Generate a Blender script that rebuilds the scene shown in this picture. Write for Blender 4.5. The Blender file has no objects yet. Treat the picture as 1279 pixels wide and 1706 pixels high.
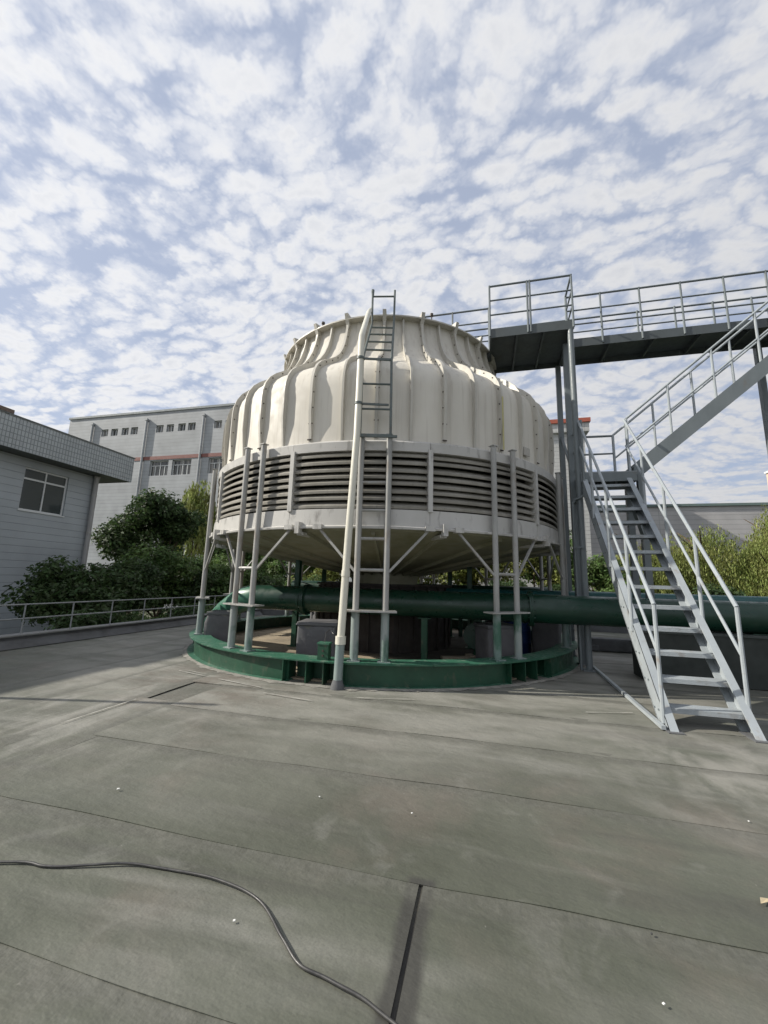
import bpy, bmesh, math, random
import numpy as np
from mathutils import Vector, Matrix
R_ = math.radians
S = bpy.context.scene
COL = S.collection

# ------------------------------------------------------------------ camera
cam_d = bpy.data.cameras.new('camera'); cam = bpy.data.objects.new('camera', cam_d); COL.objects.link(cam)
cam_d.sensor_fit = 'HORIZONTAL'; cam_d.sensor_width = 36.0; cam_d.lens = 36.0 * 670 / 1279
cam_d.clip_start = 0.05; cam_d.clip_end = 3000
YAW, PITCH, ROLL = R_(14.0), 0.171, 0.027
CAMH = 1.35
f_ = Vector((-math.sin(YAW) * math.cos(PITCH), math.cos(YAW) * math.cos(PITCH), math.sin(PITCH)))
x_ = Vector((math.cos(YAW), math.sin(YAW), 0)); u_ = x_.cross(f_)
xr = math.cos(ROLL) * x_ + math.sin(ROLL) * u_; ur = -math.sin(ROLL) * x_ + math.cos(ROLL) * u_
cam.matrix_world = Matrix(((xr.x, ur.x, -f_.x, 0), (xr.y, ur.y, -f_.y, 0), (xr.z, ur.z, -f_.z, CAMH), (0, 0, 0, 1)))
S.camera = cam
S.render.resolution_x, S.render.resolution_y = 768, 1024

# ------------------------------------------------------------------ sun and sky
SUN_EL, SUN_AZ = R_(33.5), R_(13.0)           # light travels along +x turned 13 degrees towards +y
Ldir = Vector((math.cos(SUN_AZ) * math.cos(SUN_EL), math.sin(SUN_AZ) * math.cos(SUN_EL), -math.sin(SUN_EL)))
sun_d = bpy.data.lights.new('sun', 'SUN'); sun = bpy.data.objects.new('sun', sun_d); COL.objects.link(sun)
sun_d.energy = 5.0; sun_d.angle = R_(0.6); sun_d.color = (1.0, 0.94, 0.84)
sun.rotation_euler = Ldir.to_track_quat('-Z', 'Y').to_euler(); sun.location = (-30, -8, 30)

W = bpy.data.worlds.new('World'); S.world = W; W.use_nodes = True
SKY0, SKY1 = .285, .58
def build_sky():
    nt = W.node_tree; N = nt.nodes; L = nt.links; N.clear()
    def nd(t, **k):
        n = N.new(t)
        for a, b in k.items(): setattr(n, a, b)
        return n
    def math_(op, a, b=None, clamp=False):
        n = nd('ShaderNodeMath', operation=op); n.use_clamp = clamp
        for i, v in enumerate((a, b)):
            if v is None: continue
            if isinstance(v, (int, float)): n.inputs[i].default_value = v
            else: L.new(v, n.inputs[i])
        return n.outputs[0]
    out = nd('ShaderNodeOutputWorld'); bg = nd('ShaderNodeBackground'); bg.inputs['Strength'].default_value = 0.088
    L.new(bg.outputs[0], out.inputs[0])
    sky = nd('ShaderNodeTexSky', sky_type='NISHITA'); sky.sun_disc = False
    sky.sun_elevation = SUN_EL
    d = -Ldir; sky.sun_rotation = math.atan2(d.x, d.y); sky.air_density = 1.0; sky.dust_density = 1.6; sky.ozone_density = 1.5
    tc = nd('ShaderNodeTexCoord'); sp = nd('ShaderNodeSeparateXYZ'); L.new(tc.outputs['Generated'], sp.inputs[0])
    z = math_('MAXIMUM', sp.outputs[2], 0.0); zz = math_('ADD', z, 0.22)
    px = math_('DIVIDE', sp.outputs[0], zz); py = math_('DIVIDE', sp.outputs[1], zz)
    cb = nd('ShaderNodeCombineXYZ'); L.new(px, cb.inputs[0]); L.new(py, cb.inputs[1])
    def noise(scale, detail, rough, rot=0., sc=(1, 1, 1), loc=(0, 0, 0), dist=0., src=None):
        mp = nd('ShaderNodeMapping'); mp.inputs['Rotation'].default_value = (0, 0, rot); mp.inputs['Scale'].default_value = sc; mp.inputs['Location'].default_value = loc
        L.new(src or cb.outputs[0], mp.inputs[0])
        n = nd('ShaderNodeTexNoise'); n.inputs['Scale'].default_value = scale; n.inputs['Detail'].default_value = detail
        n.inputs['Roughness'].default_value = rough; n.inputs['Distortion'].default_value = dist
        L.new(mp.outputs[0], n.inputs['Vector']); return n
    # gentle warp so the rows of puffs are not straight
    def vop(op, x, y):
        n = nd('ShaderNodeVectorMath', operation=op); L.new(x, n.inputs[0])
        if isinstance(y, (int, float)): n.inputs['Scale'].default_value = y
        else: L.new(y, n.inputs[1])
        return n.outputs[0]
    def centred(n): 
        v = nd('ShaderNodeVectorMath', operation='SUBTRACT'); L.new(n.outputs['Color'], v.inputs[0]); v.inputs[1].default_value = (.5, .5, .5); return v.outputs[0]
    w1 = vop('ADD', cb.outputs[0], vop('SCALE', centred(noise(1.8, 2, .5)), .30))
    w2 = vop('ADD', w1, vop('SCALE', centred(noise(22., 3, .65, loc=(5, 2, 0))), .060))
    big = noise(2.0, 1, .5, loc=(3.1, 1.7, 0)).outputs['Fac']
    def cells(scale, rot, sc, loc):
        mp = nd('ShaderNodeMapping'); mp.inputs['Rotation'].default_value = (0, 0, rot); mp.inputs['Scale'].default_value = sc; mp.inputs['Location'].default_value = loc
        L.new(w2, mp.inputs[0]); v = nd('ShaderNodeTexVoronoi', feature='F1'); v.inputs['Scale'].default_value = scale; v.inputs['Randomness'].default_value = 1.
        L.new(mp.outputs[0], v.inputs['Vector']); return math_('SUBTRACT', 1., v.outputs['Distance'])
    c1 = cells(17., R_(-28), (.60, 1.15, 1), (2, 1, 0)); c2 = cells(36., R_(-15), (.75, 1, 1), (7, 4, 0))
    fine = noise(13., 5, .6, rot=R_(-25), sc=(.65, 1.15, 1), loc=(1, 9, 0), src=w1).outputs['Fac']
    dens = math_('ADD', math_('ADD', math_('MULTIPLY', c1, .46), math_('MULTIPLY', c2, .16)), math_('ADD', math_('MULTIPLY', fine, .38), math_('MULTIPLY', math_('SUBTRACT', big, .5), .27)))
    # towards the horizon the layer closes up
    dens = math_('ADD', dens, math_('MULTIPLY', math_('SUBTRACT', 1., math_('MINIMUM', math_('MULTIPLY', z, 2.2), 1.)), .09))
    rp = nd('ShaderNodeValToRGB'); L.new(dens, rp.inputs[0]); rp.color_ramp.interpolation = 'EASE'
    e = rp.color_ramp.elements; e[0].position = SKY0; e[0].color = (0.30,) * 3 + (1,); e[1].position = SKY1; e[1].color = (1, 1, 1, 1)
    # cloud body: thin edges bluish, lit middle white, thickest parts slightly greyer
    cr = nd('ShaderNodeValToRGB'); L.new(dens, cr.inputs[0]); ce = cr.color_ramp.elements
    ce[0].position = SKY0 + .06; ce[0].color = (.78, .83, .95, 1); ce[1].position = SKY1 + .22; ce[1].color = (.86, .88, .93, 1)
    ce2 = cr.color_ramp.elements.new(SKY1 + .04); ce2.color = (.96, .97, 1.0, 1)
    # forward scattering: clouds brighter towards the sun's side
    dp = nd('ShaderNodeVectorMath', operation='DOT_PRODUCT'); L.new(tc.outputs['Generated'], dp.inputs[0]); dp.inputs[1].default_value = tuple(-Ldir)
    mr = nd('ShaderNodeMapRange'); L.new(dp.outputs['Value'], mr.inputs[0]); mr.inputs[1].default_value = -.6; mr.inputs[2].default_value = .9; mr.inputs[3].default_value = 6.6; mr.inputs[4].default_value = 9.4
    cc = nd('ShaderNodeVectorMath', operation='SCALE'); L.new(cr.outputs[0], cc.inputs[0]); L.new(mr.outputs[0], cc.inputs['Scale'])
    # blue gaps: the nishita sky with a thin veil
    veil = nd('ShaderNodeMix', data_type='RGBA'); veil.inputs[0].default_value = .55; L.new(sky.outputs[0], veil.inputs[6]); veil.inputs[7].default_value = (4.6, 5.5, 7.6, 1)
    mx = nd('ShaderNodeMix', data_type='RGBA'); L.new(rp.outputs[0], mx.inputs[0]); L.new(veil.outputs[2], mx.inputs[6]); L.new(cc.outputs[0], mx.inputs[7])
    L.new(mx.outputs[2], bg.inputs['Color'])
build_sky()
W.cycles.sampling_method = 'MANUAL'; W.cycles.sample_map_resolution = 256
S.view_settings.view_transform = 'Standard'; S.view_settings.look = 'None'; S.view_settings.exposure = 0.18; S.view_settings.gamma = 1.0
S.view_settings.use_curve_mapping = False
S.render.engine = 'CYCLES'; S.cycles.use_denoising = True; S.cycles.use_adaptive_sampling = True; S.cycles.adaptive_threshold = .02; S.cycles.max_bounces = 4; S.cycles.diffuse_bounces = 3; S.cycles.glossy_bounces = 3; S.cycles.transparent_max_bounces = 4

# ------------------------------------------------------------------ materials
MATS = {}
def mat(name, base, alt=None, rough=.6, scale=3., stretch=(1, 1, 1), amt=.5, bump=0., bscale=60., metal=0., spec=.5,
        grime=None, gscale=1.2, gstretch=(1, 1, 1), glo=.5, ghi=.72, gamt=.6, detail=3, rand=0.):
    """principled paint / stone: base varied towards alt by noise, a second noise lays grime patches over it."""
    if name in MATS: return MATS[name]
    m = bpy.data.materials.new(name); MATS[name] = m; m.use_nodes = True
    nt = m.node_tree; N = nt.nodes; L = nt.links; b = N['Principled BSDF']
    b.inputs['Roughness'].default_value = rough; b.inputs['Metallic'].default_value = metal; b.inputs['Specular IOR Level'].default_value = spec
    geo = N.new('ShaderNodeNewGeometry')
    def noise(scale, stretch, detail=6, off=0.):
        mp = N.new('ShaderNodeMapping'); mp.inputs['Scale'].default_value = stretch; mp.inputs['Location'].default_value = (off, off * .7, off * 1.3)
        L.new(geo.outputs['Position'], mp.inputs[0])
        n = N.new('ShaderNodeTexNoise'); n.inputs['Scale'].default_value = scale; n.inputs['Detail'].default_value = detail; n.inputs['Roughness'].default_value = .6
        L.new(mp.outputs[0], n.inputs['Vector']); return n.outputs['Fac']
    def ramp(src, lo, hi, a=0., c=1.):
        r = N.new('ShaderNodeMapRange'); r.inputs[1].default_value = lo; r.inputs[2].default_value = hi; r.inputs[3].default_value = a; r.inputs[4].default_value = c
        L.new(src, r.inputs[0]); return r.outputs[0]
    alt = alt or tuple(c * .75 for c in base)
    mx = N.new('ShaderNodeMix'); mx.data_type = 'RGBA'; mx.inputs[6].default_value = (*base, 1); mx.inputs[7].default_value = (*alt, 1)
    L.new(ramp(noise(scale, stretch, detail), .35, .7, 0, amt), mx.inputs[0]); colr = mx.outputs[2]
    if grime:
        g = N.new('ShaderNodeMix'); g.data_type = 'RGBA'; g.inputs[7].default_value = (*grime, 1); L.new(colr, g.inputs[6])
        L.new(ramp(noise(gscale, gstretch, 5, 5.), glo, ghi, 0, gamt), g.inputs[0]); colr = g.outputs[2]
    if rand:
        oi = N.new('ShaderNodeObjectInfo'); sc_ = N.new('ShaderNodeVectorMath'); sc_.operation = 'SCALE'; L.new(colr, sc_.inputs[0])
        L.new(ramp(oi.outputs['Random'], 0, 1, 1 - rand, 1 + rand), sc_.inputs['Scale']); colr = sc_.outputs[0]
    L.new(colr, b.inputs['Base Color'])
    L.new(ramp(noise(scale * 4, (1, 1, 1), 1, 9.), .3, .7, max(rough - .1, .05), min(rough + .12, 1)), b.inputs['Roughness'])
    if bump:
        bp = N.new('ShaderNodeBump'); bp.inputs['Strength'].default_value = bump; bp.inputs['Distance'].default_value = .01
        L.new(noise(bscale, (1, 1, 1), 3, 2.), bp.inputs['Height']); L.new(bp.outputs[0], b.inputs['Normal'])
    return m

def tile_mat(name, c1, c2, mortar, w, hgt, axis, rough=.4, msize=.012, offset=.0, bump=.6):
    """glazed wall tiles laid on a vertical wall; axis is the horizontal axis of that wall (0 = x, 1 = y)."""
    m = bpy.data.materials.new(name); m.use_nodes = True; nt = m.node_tree; N = nt.nodes; L = nt.links; b = N['Principled BSDF']
    geo = N.new('ShaderNodeNewGeometry'); sp = N.new('ShaderNodeSeparateXYZ'); L.new(geo.outputs['Position'], sp.inputs[0])
    ad = N.new('ShaderNodeMath'); ad.operation = 'ADD'; L.new(sp.outputs[0], ad.inputs[0]); L.new(sp.outputs[1], ad.inputs[1])
    cb = N.new('ShaderNodeCombineXYZ'); L.new(ad.outputs[0], cb.inputs[0]); L.new(sp.outputs[2], cb.inputs[1])
    br = N.new('ShaderNodeTexBrick'); br.offset = offset; br.inputs['Scale'].default_value = 1.; br.inputs['Brick Width'].default_value = w; br.inputs['Row Height'].default_value = hgt
    br.inputs['Mortar Size'].default_value = msize; br.inputs['Mortar Smooth'].default_value = .2; br.inputs['Color1'].default_value = (*c1, 1); br.inputs['Color2'].default_value = (*c2, 1); br.inputs['Mortar'].default_value = (*mortar, 1)
    L.new(cb.outputs[0], br.inputs['Vector'])
    n = N.new('ShaderNodeTexNoise'); n.inputs['Scale'].default_value = .7; n.inputs['Detail'].default_value = 6; L.new(geo.outputs['Position'], n.inputs['Vector'])
    mr = N.new('ShaderNodeMapRange'); mr.inputs[1].default_value = .3; mr.inputs[2].default_value = .75; mr.inputs[3].default_value = 1.05; mr.inputs[4].default_value = .78; L.new(n.outputs['Fac'], mr.inputs[0])
    mu = N.new('ShaderNodeVectorMath'); mu.operation = 'SCALE'; L.new(br.outputs['Color'], mu.inputs[0]); L.new(mr.outputs[0], mu.inputs['Scale'])
    L.new(mu.outputs[0], b.inputs['Base Color']); b.inputs['Roughness'].default_value = rough
    bp = N.new('ShaderNodeBump'); bp.invert = True; bp.inputs['Strength'].default_value = bump; bp.inputs['Distance'].default_value = .01
    L.new(br.outputs['Fac'], bp.inputs['Height']); L.new(bp.outputs[0], b.inputs['Normal'])
    return m

def leaf_mat(name, a, b_, scale=1.2):
    m = bpy.data.materials.new(name); m.use_nodes = True; nt = m.node_tree; N = nt.nodes; L = nt.links; N.clear()
    o = N.new('ShaderNodeOutputMaterial'); geo = N.new('ShaderNodeNewGeometry')
    n = N.new('ShaderNodeTexNoise'); n.inputs['Scale'].default_value = scale; n.inputs['Detail'].default_value = 5; L.new(geo.outputs['Position'], n.inputs['Vector'])
    ri = N.new('ShaderNodeMapRange'); ri.inputs[1].default_value = .35; ri.inputs[2].default_value = .68; L.new(n.outputs['Fac'], ri.inputs[0])
    mx = N.new('ShaderNodeMix'); mx.data_type = 'RGBA'; mx.inputs[6].default_value = (*a, 1); mx.inputs[7].default_value = (*b_, 1); L.new(ri.outputs[0], mx.inputs[0])
    hs = N.new('ShaderNodeHueSaturation'); L.new(mx.outputs[2], hs.inputs['Color'])
    for nm, lo_, hi_ in (('Value', .55, 1.5), ('Hue', .478, .515)):
        q_ = N.new('ShaderNodeMapRange'); q_.inputs[3].default_value = lo_; q_.inputs[4].default_value = hi_; L.new(geo.outputs['Random Per Island'], q_.inputs[0]); L.new(q_.outputs[0], hs.inputs[nm])
    mx = hs
    d = N.new('ShaderNodeBsdfPrincipled'); d.inputs['Roughness'].default_value = .55; d.inputs['Specular IOR Level'].default_value = .3; L.new(mx.outputs[0], d.inputs['Base Color'])
    t = N.new('ShaderNodeBsdfTranslucent'); L.new(mx.outputs[0], t.inputs['Color'])
    ms = N.new('ShaderNodeMixShader'); ms.inputs[0].default_value = .35; L.new(d.outputs[0], ms.inputs[1]); L.new(t.outputs[0], ms.inputs[2]); L.new(ms.outputs[0], o.inputs[0])
    return m

SHELL = mat('shell_gelcoat', (.65, .62, .55), (.53, .50, .44), .62, 1.6, (1, 1, .4), .7, bump=.03, bscale=30, grime=(.30, .255, .20), gscale=4.6, gstretch=(3., 3., .12), glo=.52, ghi=.80, gamt=.5, rand=.07)
RIB = mat('rib_gelcoat', (.52, .50, .445), (.38, .36, .315), .5, 2.5, (1, 1, .5), .7, rand=.08, grime=(.30, .28, .23), gscale=3, gstretch=(2, 2, .4), glo=.52, ghi=.8, gamt=.5)
BAND = mat('band_gelcoat', (.50, .49, .465), (.38, .375, .35), .5, 2.2, (1, 1, .5), .6, bump=.06, bscale=20, grime=(.14, .13, .115), gscale=5, gstretch=(1.6, 1.6, .5), glo=.56, ghi=.74, gamt=.75)
SLAT = mat('slat_weathered', (.29, .275, .24), (.19, .18, .15), .65, 3, (1, 1, .5), .8, grime=(.09, .085, .07), gscale=9, gstretch=(2, 2, .3), glo=.55, ghi=.8, gamt=.5, rand=.14)
FILL = mat('fill_media', (.02, .02, .018), (.012, .012, .011), .9)
BASIN = mat('basin_gelcoat', (.30, .29, .215), (.21, .205, .135), .6, 1.5, amt=.8, grime=(.14, .145, .07), gscale=1.6, glo=.45, ghi=.72, gamt=.7)
BOLT = mat('bolt_steel', (.05, .045, .04), (.09, .05, .03), .6, 20)
LEGP = mat('leg_paint', (.36, .36, .345), (.24, .24, .225), .5, 5, (1, 1, .3), .7, grime=(.19, .135, .085), gscale=7, gstretch=(1, 1, .3), glo=.54, ghi=.74, gamt=.75)
SLEEVE = mat('leg_sleeve_paint', (.28, .31, .30), (.14, .21, .20), .5, 4, (1, 1, .25), 1., grime=(.03, .10, .065), gscale=3, gstretch=(1, 1, .5), glo=.5, ghi=.62, gamt=.9)
GREEN = mat('green_paint', (.014, .070, .038), (.009, .046, .025), .45, 3, amt=.9, bump=.1, bscale=40, grime=(.11, .10, .07), gscale=9, gstretch=(1, 1, .6), glo=.56, ghi=.72, gamt=.55)
GREENL = mat('green_paint_worn', (.026, .115, .070), (.055, .15, .10), .45, 5, amt=.9, bump=.08, grime=(.30, .34, .28), gscale=9, glo=.55, ghi=.75, gamt=.6)
PIPEG = mat('pipe_green', (.008, .045, .027), (.006, .030, .019), .35, 2, amt=.8, grime=(.03, .055, .04), gscale=4, glo=.55, ghi=.75, gamt=.5)
PVC = mat('pvc_pipe', (.66, .64, .55), (.55, .53, .45), .4, 6, (1, 1, .2), .6, grime=(.25, .19, .10), gscale=5, gstretch=(1, 1, .4), glo=.64, ghi=.8, gamt=.6)
STEEL = mat('stair_paint', (.35, .385, .405), (.28, .31, .33), .42, 4, amt=.7, bump=.06, bscale=30, grime=(.22, .17, .12), gscale=8, glo=.60, ghi=.76, gamt=.6)
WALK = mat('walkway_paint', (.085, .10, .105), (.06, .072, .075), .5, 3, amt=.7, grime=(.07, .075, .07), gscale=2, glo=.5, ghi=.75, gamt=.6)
COLP = mat('column_paint', (.165, .19, .20), (.12, .14, .148), .45, 4, (1, 1, .3), .7, grime=(.16, .13, .10), gscale=5, gstretch=(1, 1, .4), glo=.62, ghi=.8, gamt=.6)
LADP = mat('ladder_paint', (.12, .145, .14), (.08, .10, .095), .5, 8, amt=.8, grime=(.12, .08, .05), gscale=9, glo=.58, ghi=.75, gamt=.6)
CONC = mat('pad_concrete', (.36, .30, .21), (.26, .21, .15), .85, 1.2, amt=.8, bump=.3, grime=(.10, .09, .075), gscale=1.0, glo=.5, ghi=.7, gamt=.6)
def shaded_pad():
    """shade under the tower painted into the pad colour; only the left fringe keeps its pale tone."""
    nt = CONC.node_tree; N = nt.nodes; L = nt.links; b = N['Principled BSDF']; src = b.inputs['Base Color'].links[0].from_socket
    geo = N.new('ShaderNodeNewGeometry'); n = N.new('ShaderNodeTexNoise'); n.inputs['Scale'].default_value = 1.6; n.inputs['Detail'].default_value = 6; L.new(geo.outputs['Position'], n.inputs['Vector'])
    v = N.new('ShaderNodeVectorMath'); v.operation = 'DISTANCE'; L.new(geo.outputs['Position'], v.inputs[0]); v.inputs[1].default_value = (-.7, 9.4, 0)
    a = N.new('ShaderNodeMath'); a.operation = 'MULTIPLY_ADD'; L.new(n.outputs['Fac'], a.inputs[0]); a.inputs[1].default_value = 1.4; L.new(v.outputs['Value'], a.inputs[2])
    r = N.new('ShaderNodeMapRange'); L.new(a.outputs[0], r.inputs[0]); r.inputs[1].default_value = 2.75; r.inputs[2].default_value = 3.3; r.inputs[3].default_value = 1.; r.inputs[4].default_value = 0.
    x = N.new('ShaderNodeMix'); x.data_type = 'RGBA'; L.new(r.outputs[0], x.inputs[0]); L.new(src, x.inputs[6]); x.inputs[7].default_value = (.040, .036, .028, 1); L.new(x.outputs[2], b.inputs['Base Color'])  # painted shade: the pad goes dark around the sump, its left side stays pale
shaded_pad()
WRAP = mat('pier_felt', (.12, .12, .126), (.085, .085, .09), .8, 3, amt=.8, bump=.4, bscale=25, grime=(.15, .15, .14), gscale=4, glo=.58, ghi=.75, gamt=.5)
PIER = mat('pier_concrete', (.16, .155, .14), (.11, .105, .095), .9, 3, amt=.8, bump=.4, bscale=30)
KERB = mat('kerb_render', (.12, .125, .13), (.09, .092, .095), .85, 2, amt=.8, bump=.3, grime=(.05, .05, .048), gscale=1.5, gstretch=(1, 1, 3), glo=.48, ghi=.7, gamt=.7)
RAILP = mat('rail_paint', (.26, .275, .28), (.19, .20, .20), .5, 6, amt=.8)
BARK = mat('bark', (.10, .075, .05), (.06, .045, .03), .9, 6, (1, 1, .2), .9, bump=.6, bscale=20)
RUBBER = mat('cable_rubber', (.028, .028, .029), (.10, .098, .09), .42, 12)
WHITEB = mat('far_wall', (.50, .52, .53), (.45, .47, .48), .6, .15, amt=.8, bump=.0, grime=(.36, .37, .38), gscale=.25, gstretch=(1, 1, .2), glo=.52, ghi=.8, gamt=.4)
REDB = mat('red_band', (.22, .085, .07), (.18, .07, .06), .6, 1)
REDC = mat('red_coping', (.42, .11, .065), (.34, .09, .055), .5, 1)
FRAMEW = mat('window_frame', (.62, .64, .64), (.52, .54, .54), .4, 3)
SOFFIT = mat('soffit_paint', (.18, .19, .19), (.14, .15, .15), .7, 1)
BLUE = mat('drum_blue', (.015, .045, .16), (.012, .03, .11), .4, 4)
WOOD = mat('board_wood', (.30, .26, .20), (.22, .18, .13), .8, 3, (6, 1, 1), .9)
CHALK = mat('chalk', (.45, .44, .40), (.25, .24, .22), .9, 12, amt=1.)
EARTH = mat('earth', (.075, .08, .045), (.05, .06, .03), .95, .5, amt=.9, bump=.3, bscale=6)
PAPER = mat('paper', (.75, .75, .73), (.65, .65, .62), .8, 10)
DRYLEAF = mat('dry_leaf', (.50, .42, .28), (.38, .28, .16), .7, 20)

def glass_mat():
    m = bpy.data.materials.new('window_glass'); m.use_nodes = True; b = m.node_tree.nodes['Principled BSDF']
    b.inputs['Base Color'].default_value = (.035, .045, .045, 1); b.inputs['Roughness'].default_value = .06; b.inputs['Specular IOR Level'].default_value = .6
    return m
GLASS = glass_mat()
def curtain_glass():
    """far panes: dark glass with pale curtain folds showing here and there."""
    m = bpy.data.materials.new('curtained_glass'); m.use_nodes = True; nt = m.node_tree; N = nt.nodes; L = nt.links; b = N['Principled BSDF']
    geo = N.new('ShaderNodeNewGeometry'); mp = N.new('ShaderNodeMapping'); mp.inputs['Scale'].default_value = (3.2, 1, .12); L.new(geo.outputs['Position'], mp.inputs[0])
    n = N.new('ShaderNodeTexNoise'); n.inputs['Scale'].default_value = 1.3; n.inputs['Detail'].default_value = 3; L.new(mp.outputs[0], n.inputs['Vector'])
    r = N.new('ShaderNodeValToRGB'); L.new(n.outputs['Fac'], r.inputs[0]); e = r.color_ramp.elements; e[0].position = .42; e[0].color = (.03, .036, .038, 1); e[1].position = .62; e[1].color = (.26, .25, .235, 1)
    L.new(r.outputs[0], b.inputs['Base Color']); b.inputs['Roughness'].default_value = .15; return m
FGLASS = curtain_glass()

def deck_mat():
    """weathered waterproofing membrane: warm grey, broad cloudy stains, dusty streaks and fine scuffs."""
    m = bpy.data.materials.new('deck_membrane'); m.use_nodes = True; nt = m.node_tree; N = nt.nodes; L = nt.links; b = N['Principled BSDF']
    geo = N.new('ShaderNodeNewGeometry'); P = geo.outputs['Position']
    def noise(scale, st=(1, 1, 1), det=4, rough=.6, off=0., dist=0.):
        mp = N.new('ShaderNodeMapping'); mp.inputs['Scale'].default_value = st; mp.inputs['Location'].default_value = (off, off * .6, 0); L.new(P, mp.inputs[0])
        n = N.new('ShaderNodeTexNoise'); n.inputs['Scale'].default_value = scale; n.inputs['Detail'].default_value = det; n.inputs['Roughness'].default_value = rough; n.inputs['Distortion'].default_value = dist
        L.new(mp.outputs[0], n.inputs['Vector']); return n.outputs['Fac']
    def rng(s, lo, hi, a=0., c=1.):
        r = N.new('ShaderNodeMapRange'); r.interpolation_type = 'SMOOTHSTEP'
        for i, v in enumerate((lo, hi, a, c)): r.inputs[i + 1].default_value = v
        L.new(s, r.inputs[0]); return r.outputs[0]
    def mix(fac, A, B):
        x = N.new('ShaderNodeMix'); x.data_type = 'RGBA'; L.new(fac, x.inputs[0])
        for i, v in ((6, A), (7, B)):
            if isinstance(v, tuple): x.inputs[i].default_value = (*v, 1)
            else: L.new(v, x.inputs[i])
        return x.outputs[2]
    c = mix(rng(noise(.55, off=3), .35, .66), (.100, .107, .083), (.071, .076, .057))
    c = mix(rng(noise(1.1, (1, 1, 1), off=11, dist=.3), .50, .72, 0, .6), c, (.135, .115, .096))          # brownish puddle stains
    c = mix(rng(noise(.9, (.35, 1.6, 1), off=21, dist=.5), .50, .72, 0, .75), c, (.23, .228, .205))          # dusty streaks
    c = mix(rng(noise(2.4, (.12, 1.3, 1), off=31, dist=.6), .48, .70, 0, .75), c, (.072, .073, .061))          # smears along the laps
    c = mix(rng(noise(3.0, off=36, dist=.5), .55, .72, 0, .4), c, (.185, .185, .165))
    c = mix(rng(noise(120, off=41, det=3), .40, .70, 0, .25), c, (.07, .07, .06))
    c = mix(rng(noise(26, off=51, det=2), .74, .80, 0, .5), c, (.28, .27, .24))                             # pale specks
    # pale mortar dust trodden around the tower ring and the stair foot, brown damp marks in front of the ring
    def near(cx, cy, r0, r1):
        v = N.new('ShaderNodeVectorMath'); v.operation = 'DISTANCE'; L.new(P, v.inputs[0]); v.inputs[1].default_value = (cx, cy, 0); return rng(v.outputs['Value'], r0, r1, 1., 0.)
    def mul(a, b_):
        v = N.new('ShaderNodeMath'); v.operation = 'MULTIPLY'; L.new(a, v.inputs[0]); L.new(b_, v.inputs[1]); return v.outputs[0]
    c = mix(mul(near(-2.2, 9.06, 4.3, 7.4), rng(noise(1.3, (.7, 1.5, 1), off=101, dist=.3), .30, .66, .3, .95)), c, (.255, .250, .222))
    c = mix(mul(near(-3.4, 4.9, .4, 1.9), rng(noise(2.2, (.6, 1.6, 1), off=111, dist=.3), .42, .62, 0, .6)), c, (.115, .092, .075))
    c = mix(mul(near(1.9, 3.9, .3, 1.7), rng(noise(1.9, (1.2, .8, 1), off=121, dist=.3, det=6), .40, .66, 0, .75)), c, (.27, .262, .235))
    c = mix(mul(near(-3.9, 3.6, .4, 2.2), rng(noise(1.8, (1.6, .5, 1), off=131, dist=.3), .46, .64, 0, .7)), c, (.26, .255, .23))
    sx = N.new('ShaderNodeSeparateXYZ'); L.new(P, sx.inputs[0])
    gx = N.new('ShaderNodeMath'); gx.operation = 'ADD'; L.new(sx.outputs[0], gx.inputs[0]); gx.inputs[1].default_value = .295
    ga = N.new('ShaderNodeMath'); ga.operation = 'ABSOLUTE'; L.new(gx.outputs[0], ga.inputs[0])
    gn = N.new('ShaderNodeMath'); gn.operation = 'MULTIPLY_ADD'; L.new(noise(9, (1, .35, 1), off=141, det=5), gn.inputs[0]); gn.inputs[1].default_value = .07; L.new(ga.outputs[0], gn.inputs[2])
    c = mix(mul(rng(gn.outputs[0], .075, .12, .9, 0.), rng(sx.outputs[1], 2.09, 2.13, 1., 0.)), c, (.05, .049, .044))     # bitumen run beside the open joint
    # heat-welded lap: a ragged, slightly puckered band beside each seam
    at = N.new('ShaderNodeAttribute'); at.attribute_name = 'lap'
    nz = N.new('ShaderNodeMath'); nz.operation = 'MULTIPLY_ADD'; L.new(noise(6, off=71, det=4), nz.inputs[0]); nz.inputs[1].default_value = .22; L.new(at.outputs['Fac'], nz.inputs[2])
    lapm = rng(nz.outputs[0], .15, .27, .65, 0.)
    c = mix(lapm, c, mix(rng(noise(22, off=81, det=5), .3, .7), (.125, .125, .108), (.088, .088, .074)))
    lm = N.new('ShaderNodeMath'); lm.operation = 'MULTIPLY'; L.new(lapm, lm.inputs[0]); L.new(noise(38, (1.6, .6, 1), det=3, off=91), lm.inputs[1])
    b3 = N.new('ShaderNodeBump'); b3.inputs['Strength'].default_value = .35; b3.inputs['Distance'].default_value = .008; L.new(lm.outputs[0], b3.inputs['Height'])
    L.new(c, b.inputs['Base Color'])
    L.new(rng(noise(2.0, off=61), .3, .7, .52, .78), b.inputs['Roughness']); b.inputs['Specular IOR Level'].default_value = .4
    b1 = N.new('ShaderNodeBump'); b1.inputs['Strength'].default_value = .2; b1.inputs['Distance'].default_value = .004; L.new(noise(70, det=5), b1.inputs['Height']); L.new(b3.outputs[0], b1.inputs['Normal'])
    b2 = N.new('ShaderNodeBump'); b2.inputs['Strength'].default_value = .7; b2.inputs['Distance'].default_value = .02; L.new(noise(5, (1, 1.6, 1), det=4, off=8), b2.inputs['Height']); L.new(b1.outputs[0], b2.inputs['Normal'])
    L.new(b2.outputs[0], b.inputs['Normal'])
    return m
DECK = deck_mat()

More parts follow.
